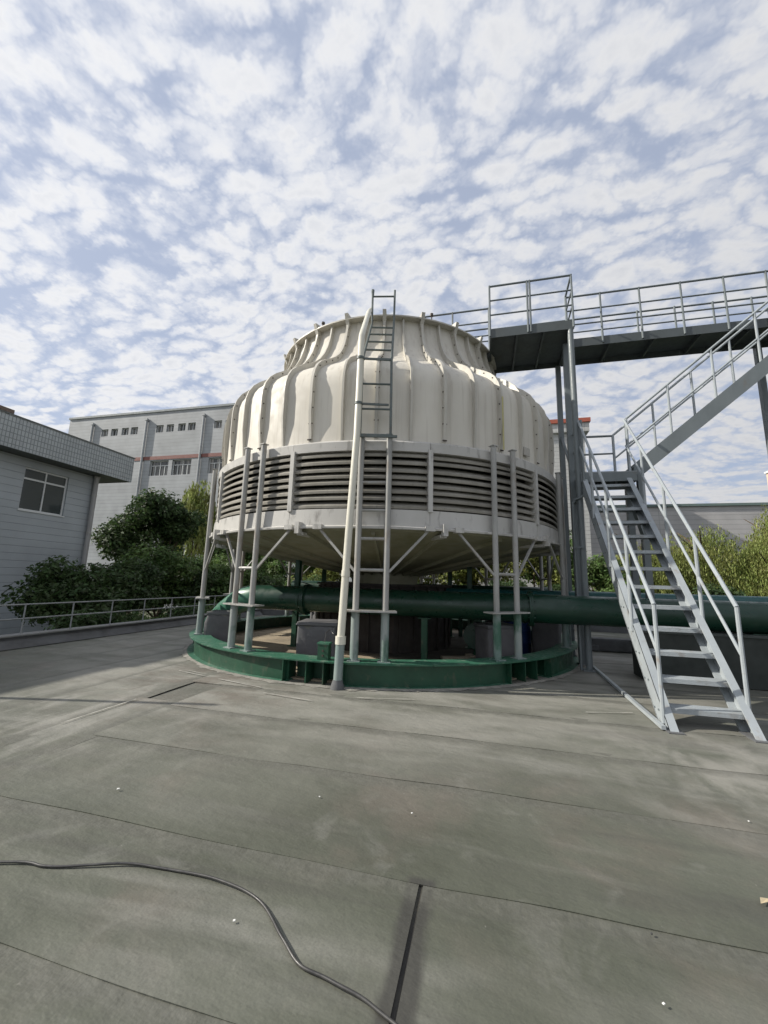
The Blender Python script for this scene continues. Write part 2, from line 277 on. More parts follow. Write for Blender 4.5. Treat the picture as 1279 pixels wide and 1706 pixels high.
# ------------------------------------------------------------------ mesh helpers
class MB:
    def __init__(s): s.v = []; s.f = []
    def add(s, vs, fs):
        o = len(s.v); s.v += [tuple(x) for x in vs]; s.f += [tuple(i + o for i in f) for f in fs]; return s
    def box(s, x0, x1, y0, y1, z0, z1):
        return s.add([(x0, y0, z0), (x1, y0, z0), (x1, y1, z0), (x0, y1, z0), (x0, y0, z1), (x1, y0, z1), (x1, y1, z1), (x0, y1, z1)],
                     [(0, 3, 2, 1), (4, 5, 6, 7), (0, 1, 5, 4), (1, 2, 6, 5), (2, 3, 7, 6), (3, 0, 4, 7)])
    def hexa(s, b4, t4):
        return s.add(list(b4) + list(t4), [(0, 3, 2, 1), (4, 5, 6, 7), (0, 1, 5, 4), (1, 2, 6, 5), (2, 3, 7, 6), (3, 0, 4, 7)])
    def bar(s, p0, p1, w, d, up=(0, 0, 1)):
        """rectangular bar from p0 to p1; w across (sideways), d along 'up'."""
        p0, p1 = Vector(p0), Vector(p1); t = (p1 - p0).normalized(); up = Vector(up)
        sd = t.cross(up)
        if sd.length < 1e-4: sd = t.cross(Vector((1, 0, 0)))
        sd.normalize(); n = sd.cross(t).normalized(); a = sd * w / 2; b = n * d / 2
        return s.hexa([p0 - a - b, p0 + a - b, p1 + a - b, p1 - a - b], [p0 - a + b, p0 + a + b, p1 + a + b, p1 - a + b])
    def tube(s, pts, r, n=10, caps=True):
        pts = [Vector(p) for p in pts]; rs = r if isinstance(r, (list, tuple)) else [r] * len(pts); rings = []
        ref = None
        for i, p in enumerate(pts):
            if i == 0: t = pts[1] - p
            elif i == len(pts) - 1: t = p - pts[-2]
            else: t = (pts[i + 1] - p).normalized() + (p - pts[i - 1]).normalized()
            t.normalize()
            if ref is None:
                ref = Vector((0, 0, 1)) if abs(t.z) < .9 else Vector((1, 0, 0))
            a = t.cross(ref).normalized(); b = t.cross(a).normalized(); ref = -b if False else ref
            k = 1.
            if 0 < i < len(pts) - 1:
                c = (p - pts[i - 1]).normalized().dot(t); k = 1. / max(c, .5)
            rings.append([p + (a * math.cos(2 * math.pi * j / n) + b * math.sin(2 * math.pi * j / n)) * rs[i] * (1 if k == 1. else (k ** .5)) for j in range(n)])
        vs = [v for g in rings for v in g]; fs = []
        for i in range(len(rings) - 1):
            for j in range(n):
                fs.append((i * n + j, i * n + (j + 1) % n, (i + 1) * n + (j + 1) % n, (i + 1) * n + j))
        if caps: fs += [tuple(range(n - 1, -1, -1)), tuple((len(rings) - 1) * n + j for j in range(n))]
        return s.add(vs, fs)
    def arc(s, prof, a0, a1, n, closed=True, caps=True):
        """sweep a closed (R, z) outline through angle a0..a1 (degrees, 0 faces -y, positive to +x)."""
        m = len(prof); vs = []; full = abs(a1 - a0) >= 359.9; k = n if full else n + 1
        for i in range(k):
            a = R_(a0 + (a1 - a0) * i / n)
            for (r, z) in prof: vs.append((r * math.sin(a), -r * math.cos(a), z))
        fs = []; e = m if closed else m - 1
        for i in range(n):
            i2 = (i + 1) % k
            for j in range(e):
                j2 = (j + 1) % m; fs.append((i * m + j, i2 * m + j, i2 * m + j2, i * m + j2))
        if caps and closed and not full: fs += [tuple(range(m)), tuple((k - 1) * m + j for j in range(m - 1, -1, -1))]
        return s.add(vs, fs)
    def mesh(s, name, material, smooth=None, recalc=True):
        me = bpy.data.meshes.new(name); me.from_pydata(s.v, [], s.f); me.materials.append(material)
        if recalc:
            bm = bmesh.new(); bm.from_mesh(me); bmesh.ops.recalc_face_normals(bm, faces=bm.faces); bm.to_mesh(me); bm.free()
        if smooth is not None:
            me.polygons.foreach_set('use_smooth', [True] * len(me.polygons)); me.set_sharp_from_angle(angle=R_(smooth))
        me.update(); return me

def put(name, data, parent=None, loc=(0, 0, 0), rz=0., rot=None):
    o = bpy.data.objects.new(name, data); COL.objects.link(o); o.parent = parent; o.location = loc
    o.rotation_euler = rot if rot else (0, 0, rz); return o
def part(name, mb, m, parent=None, smooth=None, **k):
    return put(name, mb.mesh(name, m, smooth), parent, **k)
def tag(o, label, cat, group=None):
    o['label'] = label; o['category'] = cat
    if group: o['group'] = group
    return o
def thing(name, label, cat, loc=(0, 0, 0), rz=0., group=None):
    return tag(put(name, None, None, loc, rz), label, cat, group)
def struct(o, kind='structure'): o['kind'] = kind; return o
def bevel_box(name, sx, sy, sz, m, parent=None, loc=(0, 0, 0), rz=0., bev=.03, seg=2, jit=0., seed=0):
    bm = bmesh.new(); bmesh.ops.create_cube(bm, size=1)
    for v in bm.verts: v.co = Vector((v.co.x * sx, v.co.y * sy, (v.co.z + .5) * sz))
    bmesh.ops.subdivide_edges(bm, edges=bm.edges[:], cuts=3, use_grid_fill=True)
    rnd = random.Random(seed)
    if jit:
        for v in bm.verts: v.co += Vector((rnd.uniform(-jit, jit), rnd.uniform(-jit, jit), rnd.uniform(-jit, jit) * (v.co.z > .01)))
    sharp = [e for e in bm.edges if len(e.link_faces) == 2 and e.calc_face_angle(0) > .7]
    bmesh.ops.bevel(bm, geom=sharp, offset=bev, segments=seg, affect='EDGES', profile=.5)
    me = bpy.data.meshes.new(name); bm.to_mesh(me); bm.free(); me.materials.append(m)
    me.polygons.foreach_set('use_smooth', [True] * len(me.polygons)); me.set_sharp_from_angle(angle=R_(50))
    return put(name, me, parent, loc, rz)

# ================================================================== SETTING
GZ = -2.2
g = MB().add([(-900, -900, GZ), (900, -900, GZ), (900, 900, GZ), (-900, 900, GZ)], [(0, 1, 2, 3)])
struct(part('ground', g, EARTH))

# roof deck: a thick slab dressed with overlapping membrane sheets
KX = -8.15                                           # left edge (kerb face)
deck = struct(part('roof_deck', MB().box(KX, 14, -8, 14.0, -.6, -.012), DECK))
rng = random.Random(5)
def sheet(x0, x1, y0, y1, along='x', name='membrane_sheet'):
    """one membrane sheet; its lapped edge (y0 side, or x0 side) lies on the neighbour and stands a few millimetres proud."""
    nx, ny = (max(2, int((x1 - x0) / .10)), 14) if along == 'x' else (8, max(2, int((y1 - y0) / .14)))
    ph = rng.uniform(0, 9); vs = []; fs = []; lap = .07; dist = []
    for j in range(ny + 1):
        for i in range(nx + 1):
            x = x0 + (x1 - x0) * i / nx; y = y0 + (y1 + lap - y0) * j / ny if along == 'x' else y0 + (y1 - y0) * j / ny
            if along != 'x': x = x0 + (x1 + lap - x0) * i / nx
            t = (j / ny) if along == 'x' else (i / nx)
            s_ = x if along == 'x' else y
            z = .0040 * (1 - t) + .001 * t + .0016 * math.sin(s_ * 2.3 + ph) * (1 - t) + .0012 * math.sin(s_ * 7.1 + ph * 2 + 3 * t)
            wob = .008 * math.sin(s_ * 1.7 + ph) + .005 * math.sin(s_ * 5.3 + ph)
            if along == 'x' and j == 0: y += wob; z += .0005
            if along != 'x' and i == 0: x += wob; z += .0005
            vs.append((x, y, z)); dist.append((y1 - y) if along == 'x' else (x1 - x))
    w = nx + 1
    for j in range(ny):
        for i in range(nx): fs.append((j * w + i, j * w + i + 1, (j + 1) * w + i + 1, (j + 1) * w + i))
    o = len(vs)                                     # skirt of the lapped edge
    if along == 'x':
        vs += [(vs[i][0], vs[i][1] + .003, -.011) for i in range(w)]; fs += [(i + 1, i, o + i, o + i + 1) for i in range(nx)]
    else:
        vs += [(vs[j * w][0] + .003, vs[j * w][1], -.011) for j in range(ny + 1)]; fs += [(j * w, (j + 1) * w, o + j + 1, o + j) for j in range(ny)]
    me = bpy.data.meshes.new(name); me.from_pydata(vs, [], fs); me.materials.append(DECK)
    at = me.attributes.new('lap', 'FLOAT', 'POINT'); at.data.foreach_set('value', dist + [1.] * (len(vs) - len(dist)))
    me.polygons.foreach_set('use_smooth', [True] * len(me.polygons)); me.set_sharp_from_angle(angle=R_(40)); me.update()
    return put(name, me, deck)
YS = [-8, -6.2, -4.4, -2.6, -1.3, -.4, .45, 1.34, 2.08, 3.0, 3.88, 4.78, 5.7, 6.6, 7.5, 8.4, 9.3, 10.2, 11.1, 12.0, 13.0, 13.93]
for k in range(len(YS) - 1):
    y0, y1 = YS[k], YS[k + 1]
    if y1 <= 2.1:
        sheet(-3.24, -.306, y0, y1); sheet(-.287, 13.98, y0, y1)
    else: sheet(-3.24 if y0 < 4 else -3.72, 13.98, y0, y1)
XS = [KX + .01, -7.3, -6.4, -5.5, -4.62, -3.74]
for k in range(5): sheet(XS[k], XS[k + 1], -8, 13.93, 'y')
sheet(-3.74, -3.25, -8, 4.0, 'y')
# tar run into the joint between the two foreground sheets
jt = MB(); rj = random.Random(8); n = 40; pts = []
for i in range(n + 1):
    y = -1.5 + 3.60 * i / n; w0 = .002 + .006 * rj.random(); w1 = .002 + .010 * rj.random()
    jt.v += [(-.330, y, -.0045), (-.299, y, -.008), (-.293, y, -.008), (-.262, y, -.0045)]
for i in range(n):
    for j in range(3): jt.f.append((i * 4 + j, i * 4 + j + 1, i * 4 + j + 5, i * 4 + j + 4))
part('joint_sealant', jt, mat('joint_tar', (.022, .021, .02), (.05, .047, .038), .55, 14, (1, .3, 1), 1., grime=(.13, .12, .085), gscale=9, gstretch=(1, .4, 1), glo=.60, ghi=.72, gamt=.6), deck)
# kerbs
part('kerb', MB().box(KX - .22, KX - .001, -8, 14.2, -.7, .20), KERB, deck)
part('kerb_coping', MB().box(KX - .25, KX + .03, -8, 14.2, .202, .225), mat('kerb_top', (.22, .225, .22), (.16, .16, .155), .8, 3, amt=.9), deck)
part('kerb', MB().box(KX, 14, 14.01, 14.2, -.7, .20), KERB, deck)
part('kerb_upstand', MB().add([(KX + .002, -8, .02), (KX + .16, -8, .016), (KX + .16, 13.9, .016), (KX + .002, 13.9, .02), (KX + .002, -8, .15), (KX + .002, 13.9, .15)], [(0, 1, 4), (1, 2, 5, 4), (2, 3, 5)]), KERB, deck)
# chalky remnants of old sheet edges in front of the tower
for (x0, y0, x1, y1, w) in ((-4.26, 5.2, -3.70, 5.05, .02), (-4.20, 5.27, -3.85, 5.17, .012), (-3.45, 4.98, -2.70, 4.78, .02), (-2.55, 4.58, -1.88, 4.47, .018), (-1.45, 4.75, -.80, 4.90, .014), (-3.72, 3.1, -3.70, 3.9, .015), (1.05, 5.05, 1.55, 5.2, .014)):
    c = MB(); a = Vector((x0, y0, 0)); b = Vector((x1, y1, 0)); sd = Vector((-(b - a).y, (b - a).x, 0)).normalized() * w / 2; nn = 10; rr = random.Random(int(x0 * 100) & 255)
    for i in range(nn + 1):
        p = a.lerp(b, i / nn); k0 = rr.uniform(.3, 1.2); k1 = rr.uniform(.3, 1.2); c.v += [tuple(p + sd * k0 + Vector((0, 0, .018))), tuple(p - sd * k1 + Vector((0, 0, .018)))]
    for i in range(nn): c.f.append((2 * i, 2 * i + 2, 2 * i + 3, 2 * i + 1))
    part('chalk_streak', c, CHALK, deck)

# ================================================================== COOLING TOWER
TX, TY = -2.201, 9.063
tower = thing('cooling_tower', 'round cream ribbed fibreglass cooling tower on white legs and green base ring', 'cooling tower', (TX, TY, 0), YAW)
CX, CY = .057, 9.326                                # tower axis in the camera-aligned plan used for the ladder points
PROF = [(3.60, 3.36), (3.60, 3.90), (3.60, 4.34), (3.588, 4.47), (3.55, 4.60), (3.48, 4.72), (3.375, 4.825), (3.24, 4.925), (3.08, 5.03), (2.91, 5.16), (2.755, 5.31), (2.63, 5.49), (2.535, 5.69), (2.47, 5.90), (2.435, 6.08), (2.42, 6.26)]
NB = 22; DB = 360. / NB; A0 = -3.3                  # bolted bays
# shell panels
sp = MB(); n = 12; vs = []
def bulge(t, z): return .004 * math.sin(math.pi * ((t * 2) % 1.0)) * (1. if z < 5.2 else .5)
for i in range(n + 1):
    for (r, z) in PROF:
        a = R_(DB * i / n); rr = r + bulge(i / n if i < n else 0, z); vs.append((rr * math.sin(a), -rr * math.cos(a), z))
m_ = len(PROF); fs = [(i * m_ + j, (i + 1) * m_ + j, (i + 1) * m_ + j + 1, i * m_ + j + 1) for i in range(n) for j in range(m_ - 1)]
sp.add(vs, fs); panel_me = sp.mesh('shell_panel', SHELL, 60)
for k in range(NB): put('shell_panel', panel_me, tower, rz=R_(A0 + k * DB))
# ribs: rectangular section swept up the profile
def rib_mesh(th, dep, lug):
    P = [(3.60, 3.40)] + PROF[1:]; P[-1] = (2.42, 6.235); mb = MB(); k = len(P)
    for i, (r, z) in enumerate(P):
        a = P[max(i - 1, 0)]; b = P[min(i + 1, k - 1)]; t = Vector((b[0] - a[0], b[1] - a[1])).normalized(); nr, nz = t.y, -t.x
        d = dep * (.35 if i == 0 else 1.)
        for (dd, x) in ((-.012, -th / 2), (d, -th / 2), (d, th / 2), (-.012, th / 2)):
            mb.v.append((x, -(r + nr * dd), z + nz * dd))
    for i in range(k - 1):
        for j in range(4): mb.f.append((i * 4 + j, i * 4 + (j + 1) % 4, i * 4 + 4 + (j + 1) % 4, i * 4 + 4 + j))
    mb.f += [(0, 1, 2, 3), tuple((k - 1) * 4 + j for j in (3, 2, 1, 0))]
    if lug:
        w = th / 2 + .012
        mb.hexa([(-w, -2.43, 6.06), (w, -2.43, 6.06), (w, -2.43, 6.355), (-w, -2.43, 6.355)], [(-w, -2.50, 6.10), (w, -2.50, 6.10), (w, -2.60, 6.345), (-w, -2.60, 6.345)])
    return mb
rib_b = rib_mesh(.044, .092, True).mesh('rib', RIB, 35); rib_p = rib_mesh(.032, .085, False).mesh('stiffener', RIB, 35)
bt = MB()                                           # bolt heads down both cheeks of a flanged joint
acc = 0; P = PROF; step = .26; nxt = .1
for i in range(len(P) - 1):
    a, b = Vector(P[i]), Vector(P[i + 1]); Ls = (b - a).length; t = (b - a).normalized()
    while nxt <= acc + Ls:
        c = a + t * (nxt - acc); q = c + Vector((t.y, -t.x)) * .052
        if q.y < 6.2:
            bt.tube([(-.034, -q.x, q.y), (.034, -q.x, q.y)], .011, 6)
        nxt += step
    acc += Ls
bolt_me = bt.mesh('bolt_row', BOLT)
for k in range(NB):
    a = R_(A0 + k * DB); r0 = put('rib', rib_b, tower, rz=a); put('bolt_row', bolt_me, r0); put('stiffener', rib_p, tower, rz=a + R_(DB / 2))
part('sealant_strip', MB().box(-.017, .017, -3.6965, -3.693, 3.46, 4.36), mat('sealant_yellow', (.46, .42, .20), (.36, .34, .20), .6, 9), tower, rz=R_(A0 + 2 * DB))
# rim, fan ring and fan deck
part('rim', MB().arc([(2.40, 6.235), (2.56, 6.235), (2.56, 6.262), (2.475, 6.272), (2.475, 6.30), (2.40, 6.30)], 0, 360, 96), RIB, tower, 40)
part('fan_stack', MB().arc([(2.36, 5.6), (2.38, 6.25), (2.34, 6.25), (2.32, 5.6)], 0, 360, 64), SHELL, tower, 40)
part('fan_deck', MB().arc([(.05, 5.62), (2.37, 5.62), (2.37, 5.66), (.05, 5.66)], 0, 360, 48), FILL, tower, 40)
# bands, louvres, mullions
NL = 11; DL = 360. / NL
up_me = MB().arc([(3.56, 3.235), (3.70, 3.235), (3.705, 3.37), (3.66, 3.405), (3.56, 3.415)], 0, DL - .08, 14).mesh('upper_band', BAND, 40)
lo_me = MB().arc([(3.60, 2.10), (3.62, 2.09), (3.765, 2.075), (3.77, 2.10), (3.705, 2.125), (3.695, 2.365), (3.58, 2.375)], 0, DL - .08, 14).mesh('lower_band', BAND, 35)
for k in range(NL):
    put('upper_band', up_me, tower, rz=R_(9.4 + k * DL)); put('lower_band', lo_me, tower, rz=R_(9.4 + k * DL))
rs = random.Random(3)
slat_mes = []
for q_ in range(5):
    e = [rs.uniform(-.006, .006) for _ in range(2)]
    slat_mes.append(MB().arc([(3.672, 0), (3.683, .004), (3.686, .040 + e[0]), (3.676, .050 + e[0]), (3.56, .125 + e[1]), (3.548, .116 + e[1]), (3.655, .045)], .55, DL - .55, 16).mesh('louvre_slat', SLAT, 40))
for k in range(NL):
    for j in range(8):
        o = put('louvre_slat', slat_mes[rs.randrange(5)], tower, loc=(0, 0, 2.385 + j * .1075 + rs.uniform(-.006, .006)), rz=R_(9.4 + k * DL))
        o.rotation_euler[0] = rs.uniform(-.0028, .0028); o.rotation_euler[1] = rs.uniform(-.0028, .0028)
mul_me = MB().arc([(3.52, 2.34), (3.725, 2.34), (3.725, 3.27), (3.52, 3.27)], -.52, .52, 1).mesh('mullion', BAND)
for k in range(NL): put('mullion', mul_me, tower, rz=R_(9.4 + k * DL))
part('fill_media', MB().arc([(3.30, 2.2), (3.34, 2.2), (3.34, 3.5), (3.30, 3.5)], 0, 360, 48), FILL, tower, 40)
part('inner_floor', MB().arc([(3.28, 3.44), (3.57, 3.44), (3.57, 3.46), (3.28, 3.46)], 0, 360, 48), FILL, tower, 40)
# basin cone, its radial stiffeners and the sump
basin_me = MB().arc([(3.64, 2.115), (3.60, 2.06), (2.4, 1.83), (.75, 1.52), (.75, 1.56), (2.4, 1.88), (3.60, 2.15)], 0, DB - .06, 6).mesh('basin_panel', BASIN, 30)
bb = MB(); pr = [(3.58, 2.06), (2.4, 1.83), (.80, 1.53)]
for (r, z) in pr:
    for (x, dz) in ((-.03, .01), (-.022, -.055), (.022, -.055), (.03, .01)): bb.v.append((x, -r, z + dz))
for i in range(2):
    for j in range(4): bb.f.append((i * 4 + j, i * 4 + (j + 1) % 4, i * 4 + 4 + (j + 1) % 4, i * 4 + 4 + j))
bb.f += [(0, 1, 2, 3), (11, 10, 9, 8)]; brib_me = bb.mesh('basin_rib', BASIN)
for k in range(NB):
    put('basin_panel', basin_me, tower, rz=R_(A0 + k * DB)); put('basin_rib', brib_me, tower, rz=R_(A0 + k * DB))
part('sump', MB().arc([(.02, 1.28), (.74, 1.28), (.78, 1.56), (.02, 1.56)], 0, 360, 32), BASIN, tower, 40)
sw = MB()                                            # ribbed dark drum that carries the sump
sw.arc([(1.40, .023), (1.45, .023), (1.45, 1.26), (1.40, 1.26)], 0, 360, 48)
part('sump_drum', sw, mat('drum_dark', (.035, .030, .026), (.02, .018, .016), .8, 2, (3, 3, .4), .9, grime=(.07, .05, .035), gscale=3, gstretch=(3, 3, .3), glo=.55, ghi=.75, gamt=.6), tower, 30)
dr_me = MB().arc([(1.452, .03), (1.485, .03), (1.485, 1.25), (1.452, 1.25)], -.9, .9, 1).mesh('drum_rib', MATS['drum_dark'])
for k in range(30): put('drum_rib', dr_me, tower, rz=R_(12 * k))
part('drum_top', MB().arc([(.5, 1.262), (1.52, 1.262), (1.52, 1.30), (.5, 1.30)], 0, 360, 40), MATS['drum_dark'], tower, 30)
bracket_me = MB().box(-.035, .035, -3.80, -3.70, 2.0, 2.17).box(-.05, .05, -3.70, -3.3, 1.985, 2.03).mesh('hanger_bracket', BAND)
for k in range(NL): put('hanger_bracket', bracket_me, tower, rz=R_(12.5 + k * DL))
# leg frames
RL = 3.775
def cyl(a, r, z): a = R_(a); return Vector((r * math.sin(a), -r * math.cos(a), z))
PAIRS = [-67.6, -34.7, -3.1, 28.0, 60.5, 93.2, 126, 158.7, 191.4, 224.1, 257]
HA = 3.05
leg_me = MB().tube([(0, 0, .94), (0, 0, 3.43)], .043, 12).box(-.05, .05, -.05, .05, 3.431, 3.445).mesh('leg', LEGP, 40)
slv_me = MB().tube([(0, 0, .306), (0, 0, .95)], .056, 14).box(-.085, .085, -.08, .08, .306, .318).mesh('leg_sleeve', SLEEVE, 40)
for c in PAIRS:
    for s in (-1, 1):
        p = cyl(c + s * HA, RL, 0); l = put('leg', leg_me, tower, loc=p, rz=R_(c)); put('leg_sleeve', slv_me, l)
    part('clamp_plate', MB().arc([(3.66, .942), (3.89, .942), (3.89, .962), (3.66, .962)], c - 5.3, c + 5.3, 6), LEGP, tower)
    rungs = (1.5,) if c != -3.1 else (1.5, 1.93, 2.33, 2.73)
    for z in rungs: part('rung', MB().tube([cyl(c - HA, RL, z), cyl(c + HA, RL, z)], .022, 8), LEGP, tower, 40)
    for s in (-1, 1):
        part('brace', MB().bar(cyl(c + s * (HA + .5), RL, 1.48), cyl(c + s * (HA + 9.2), 3.715, 2.085), .032, .032), LEGP, tower)
    part('gusset_plate', MB().arc([(3.70, 2.06), (3.80, 2.06), (3.80, 2.13), (3.70, 2.13)], c + HA + 8.2, c + HA + 10.2, 2).arc([(3.70, 2.06), (3.80, 2.06), (3.80, 2.13), (3.70, 2.13)], c - HA - 10.2, c - HA - 8.2, 2), BAND, tower)
# base ring: continuous top flange, separate webs with open bays between them
BR = thing_ring = put('base_ring', None, tower)
rw = random.Random(17)
for k in range(NL):
    a = 9.4 + k * DL; dz = rw.uniform(-.003, .003)
    part('top_flange', MB().arc([(3.58, .286), (3.93, .286), (3.935, .304), (3.58, .306)], a, a + DL - .12, 12, ), GREENL, BR, 30, loc=(0, 0, dz))
WEBS = [(-78, -19.5), (-8.3, 27.0), (39, 76), (88, 120), (131, 165), (176, 212), (222, 270)]
for (a, b) in WEBS:
    n = max(6, int((b - a) / 3))
    part('web', MB().arc([(3.825, .018), (3.84, .018), (3.84, .284), (3.825, .284)], a, b, n), GREEN, BR, 30)
    part('bottom_flange', MB().arc([(3.72, .002), (3.945, .002), (3.945, .016), (3.72, .016)], a, b, n), GREENL, BR, 30)
    for e in (a + .6, b - .6): part('stiffener', MB().arc([(3.60, .018), (3.93, .018), (3.93, .283), (3.60, .283)], e - .09, e + .09, 1), GREEN, BR)
for i in range(len(WEBS)):
    a = WEBS[i][1]; b = WEBS[(i + 1) % len(WEBS)][0] + (360 if i == len(WEBS) - 1 else 0)
    for t in (.36, .68): part('stiffener', MB().arc([(3.60, .004), (3.88, .004), (3.88, .284), (3.60, .284)], a + (b - a) * t - .12, a + (b - a) * t + .12, 1), GREEN, BR)
    part('inner_web', MB().arc([(3.60, .004), (3.62, .004), (3.62, .284), (3.60, .284)], a, b, 5), GREEN, BR, 30)
mf = MB(); rm = random.Random(9); nm = 150                 # ragged mortar smear sealing the ring to the deck
for i in range(nm + 1):
    a = R_(-82 + 165 * i / nm); w_ = .03 + .07 * rm.random() ** 2 + .03 * math.sin(i * .21) ** 2
    for (r, z) in ((3.946, .022), (3.946 + w_ * .5, .017), (3.946 + w_, .0075)): mf.v.append((r * math.sin(a), -r * math.cos(a), z))
for i in range(nm):
    for j in range(2): mf.f.append((i * 3 + j, i * 3 + j + 1, i * 3 + j + 4, i * 3 + j + 3))
part('mortar_smear', mf, mat('mortar', (.26, .25, .22), (.14, .135, .12), .9, 8, amt=1., bump=.5, bscale=50), BR, 60)
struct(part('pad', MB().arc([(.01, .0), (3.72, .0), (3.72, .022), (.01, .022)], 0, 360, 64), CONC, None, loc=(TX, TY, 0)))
# access ladder over the shell (points measured in the camera-aligned plan)
def TL(x, y, z): return Vector((x - CX, y - CY, z))
ladder = put('ladder', None, tower)
LP = [[(-.375, 5.50, 3.42), (-.378, 5.53, 4.62), (-.312, 6.66, 5.98), (-.318, 6.66, 6.66)], [(.064, 5.50, 3.42), (.052, 5.53, 4.62), (.088, 6.66, 5.98), (.092, 6.66, 6.68)]]
for s in (0, 1): part('rail', MB().tube([TL(*p) for p in LP[s]], .019, 8), LADP, ladder, 40)
part('rail_cap', MB().tube([TL(-.318, 6.66, 6.62), TL(-.318, 6.70, 6.70), TL(-.318, 6.75, 6.62)], .022, 8), LADP, ladder, 40)
def on(s, i, t): return TL(*(np.array(LP[s][i]) * (1 - t) + np.array(LP[s][i + 1]) * t))
for (i, t) in ((0, .0), (0, .33), (0, .66), (0, 1.), (1, .22), (1, .44), (1, .66), (1, .88), (2, .82)):
    part('rung', MB().tube([on(0, i, t), on(1, i, t)], .016, 8), LADP, ladder, 40)
part('foot_bar', MB().bar(TL(-.46, 5.50, 3.40), TL(.16, 5.50, 3.40), .03, .035), LADP, ladder)
for s, x in ((0, -.375), (1, .064)): part('standoff', MB().bar(TL(x, 5.52, 3.42), TL(x, 5.80, 3.42), .03, .03), LADP, ladder)
# white riser pipe beside the ladder
rp_ = put('riser_pipe', None, tower)
part('pipe_run', MB().tube([TL(-.515, 5.395, .55), TL(-.47, 5.42, 2.0), TL(-.415, 5.46, 3.4), TL(-.405, 5.50, 4.95), TL(-.40, 5.53, 5.02), TL(-.37, 6.55, 6.14), TL(-.34, 6.78, 6.36)], [.05, .05, .049, .047, .047, .042, .042], 14), PVC, rp_, 40)
part('lower_pipe', MB().tube([TL(-.53, 5.385, .0), TL(-.516, 5.395, .60)], .058, 14), SLEEVE, rp_, 40)
part('coupling', MB().tube([TL(-.516, 5.395, .54), TL(-.515, 5.396, .64)], .068, 14), PVC, rp_, 40)
part('coupling', MB().tube([TL(-.488, 5.41, 1.40), TL(-.485, 5.412, 1.48)], .058, 14), PVC, rp_, 40)
part('cement_foot', MB().tube([TL(-.53, 5.385, 0), TL(-.53, 5.385, .05), TL(-.53, 5.385, .11)], [.095, .08, .06], 14), KERB, rp_, 60)
for z, y, x in ((3.86, 5.475, -.412), (4.58, 5.49, -.407)): part('pipe_clamp', MB().tube([TL(x, y, z), TL(x, y, z + .035)], .06, 14).bar(TL(x, y, z + .018), TL(x + .44, y + .02, z + .018), .02, .03), LADP, rp_, 40)
part('name_plate', MB().box(-.09, .09, -3.66, -3.64, 3.50, 3.64), mat('plate_tin', (.42, .40, .36), (.3, .28, .24), .5, 20), tower, rz=R_(39.5))
part('lid_knob', MB().tube([(0, -2.5, 6.3), (0, -2.5, 6.37)], .012, 8).tube([(0, -2.5, 6.37), (0, -2.5, 6.42)], .035, 8), BOLT, tower, rz=R_(17.5))
part('lid_knob', MB().tube([(0, -2.5, 6.3), (0, -2.5, 6.34)], .02, 8).tube([(0, -2.5, 6.34), (0, -2.5, 6.38)], .035, 8), BOLT, tower, rz=R_(-33))

# ------------------------------------------------------------------ things under and around the tower
GP = 'felt wrapped concrete blocks inside the base ring'
BL = [(-4.83, 6.93, .44, .5, .70, 20, 'dark grey felt-wrapped block beside the leftmost tower leg'),
      (-2.54, 6.20, .60, .55, .69, 10, 'grey felt-wrapped block behind the small green box on the base ring'),
      (.20, 7.46, .58, .55, .66, 25, 'grey felt-wrapped block behind the right pair of tower legs'),
      (1.16, 8.50, .46, .5, .73, -20, 'dark felt-wrapped block at the far right end of the base ring'),
      (-4.6, 11.2, .5, .5, .7, 40, 'felt-wrapped block at the back left of the base ring'),
      (.4, 11.0, .5, .5, .7, -40, 'felt-wrapped block at the back right of the base ring')]
for i, (x, y, sx, sy, sz, rz, lb) in enumerate(BL):
    b = thing('concrete_block', lb, 'block', (x, y, .023), R_(rz), GP)
    bevel_box('core', sx - .04, sy - .04, sz - .03, PIER, b, bev=.03, jit=.006, seed=i)
    bevel_box('felt_wrap', sx, sy, sz * .9, WRAP, b, loc=(0, 0, .02), bev=.035, jit=.009, seed=i + 20)
    bevel_box('cap', sx + .02, sy + .02, .06, KERB if i != 1 else WRAP, b, loc=(0, 0, sz - .065), bev=.015, jit=.004, seed=i + 40)
jb = thing('junction_box', 'small dark green metal box standing on the green base ring beside the white pipe', 'box', (TX, TY, 0), YAW)
pj = cyl(-12.2, 3.80, .306)
part('box_body', MB().box(-.075, .075, -.055, .055, 0, .20), GREEN, jb, loc=pj, rz=R_(-12)); part('lid', MB().box(-.085, .085, -.065, .065, .201, .222), GREENL, jb, loc=pj, rz=R_(-12))
part('wire', MB().tube([pj + Vector((0, 0, .22)), pj + Vector((.01, .02, .34)), pj + Vector((.05, .08, .38)), pj + Vector((.11, .02, .33))], .006, 6), RUBBER, jb)
for dz in (.06, .12): part('cable_gland', MB().tube([(.0, -.055, dz), (.0, -.07, dz)], .014, 8), BOLT, jb, loc=pj, rz=R_(-12))

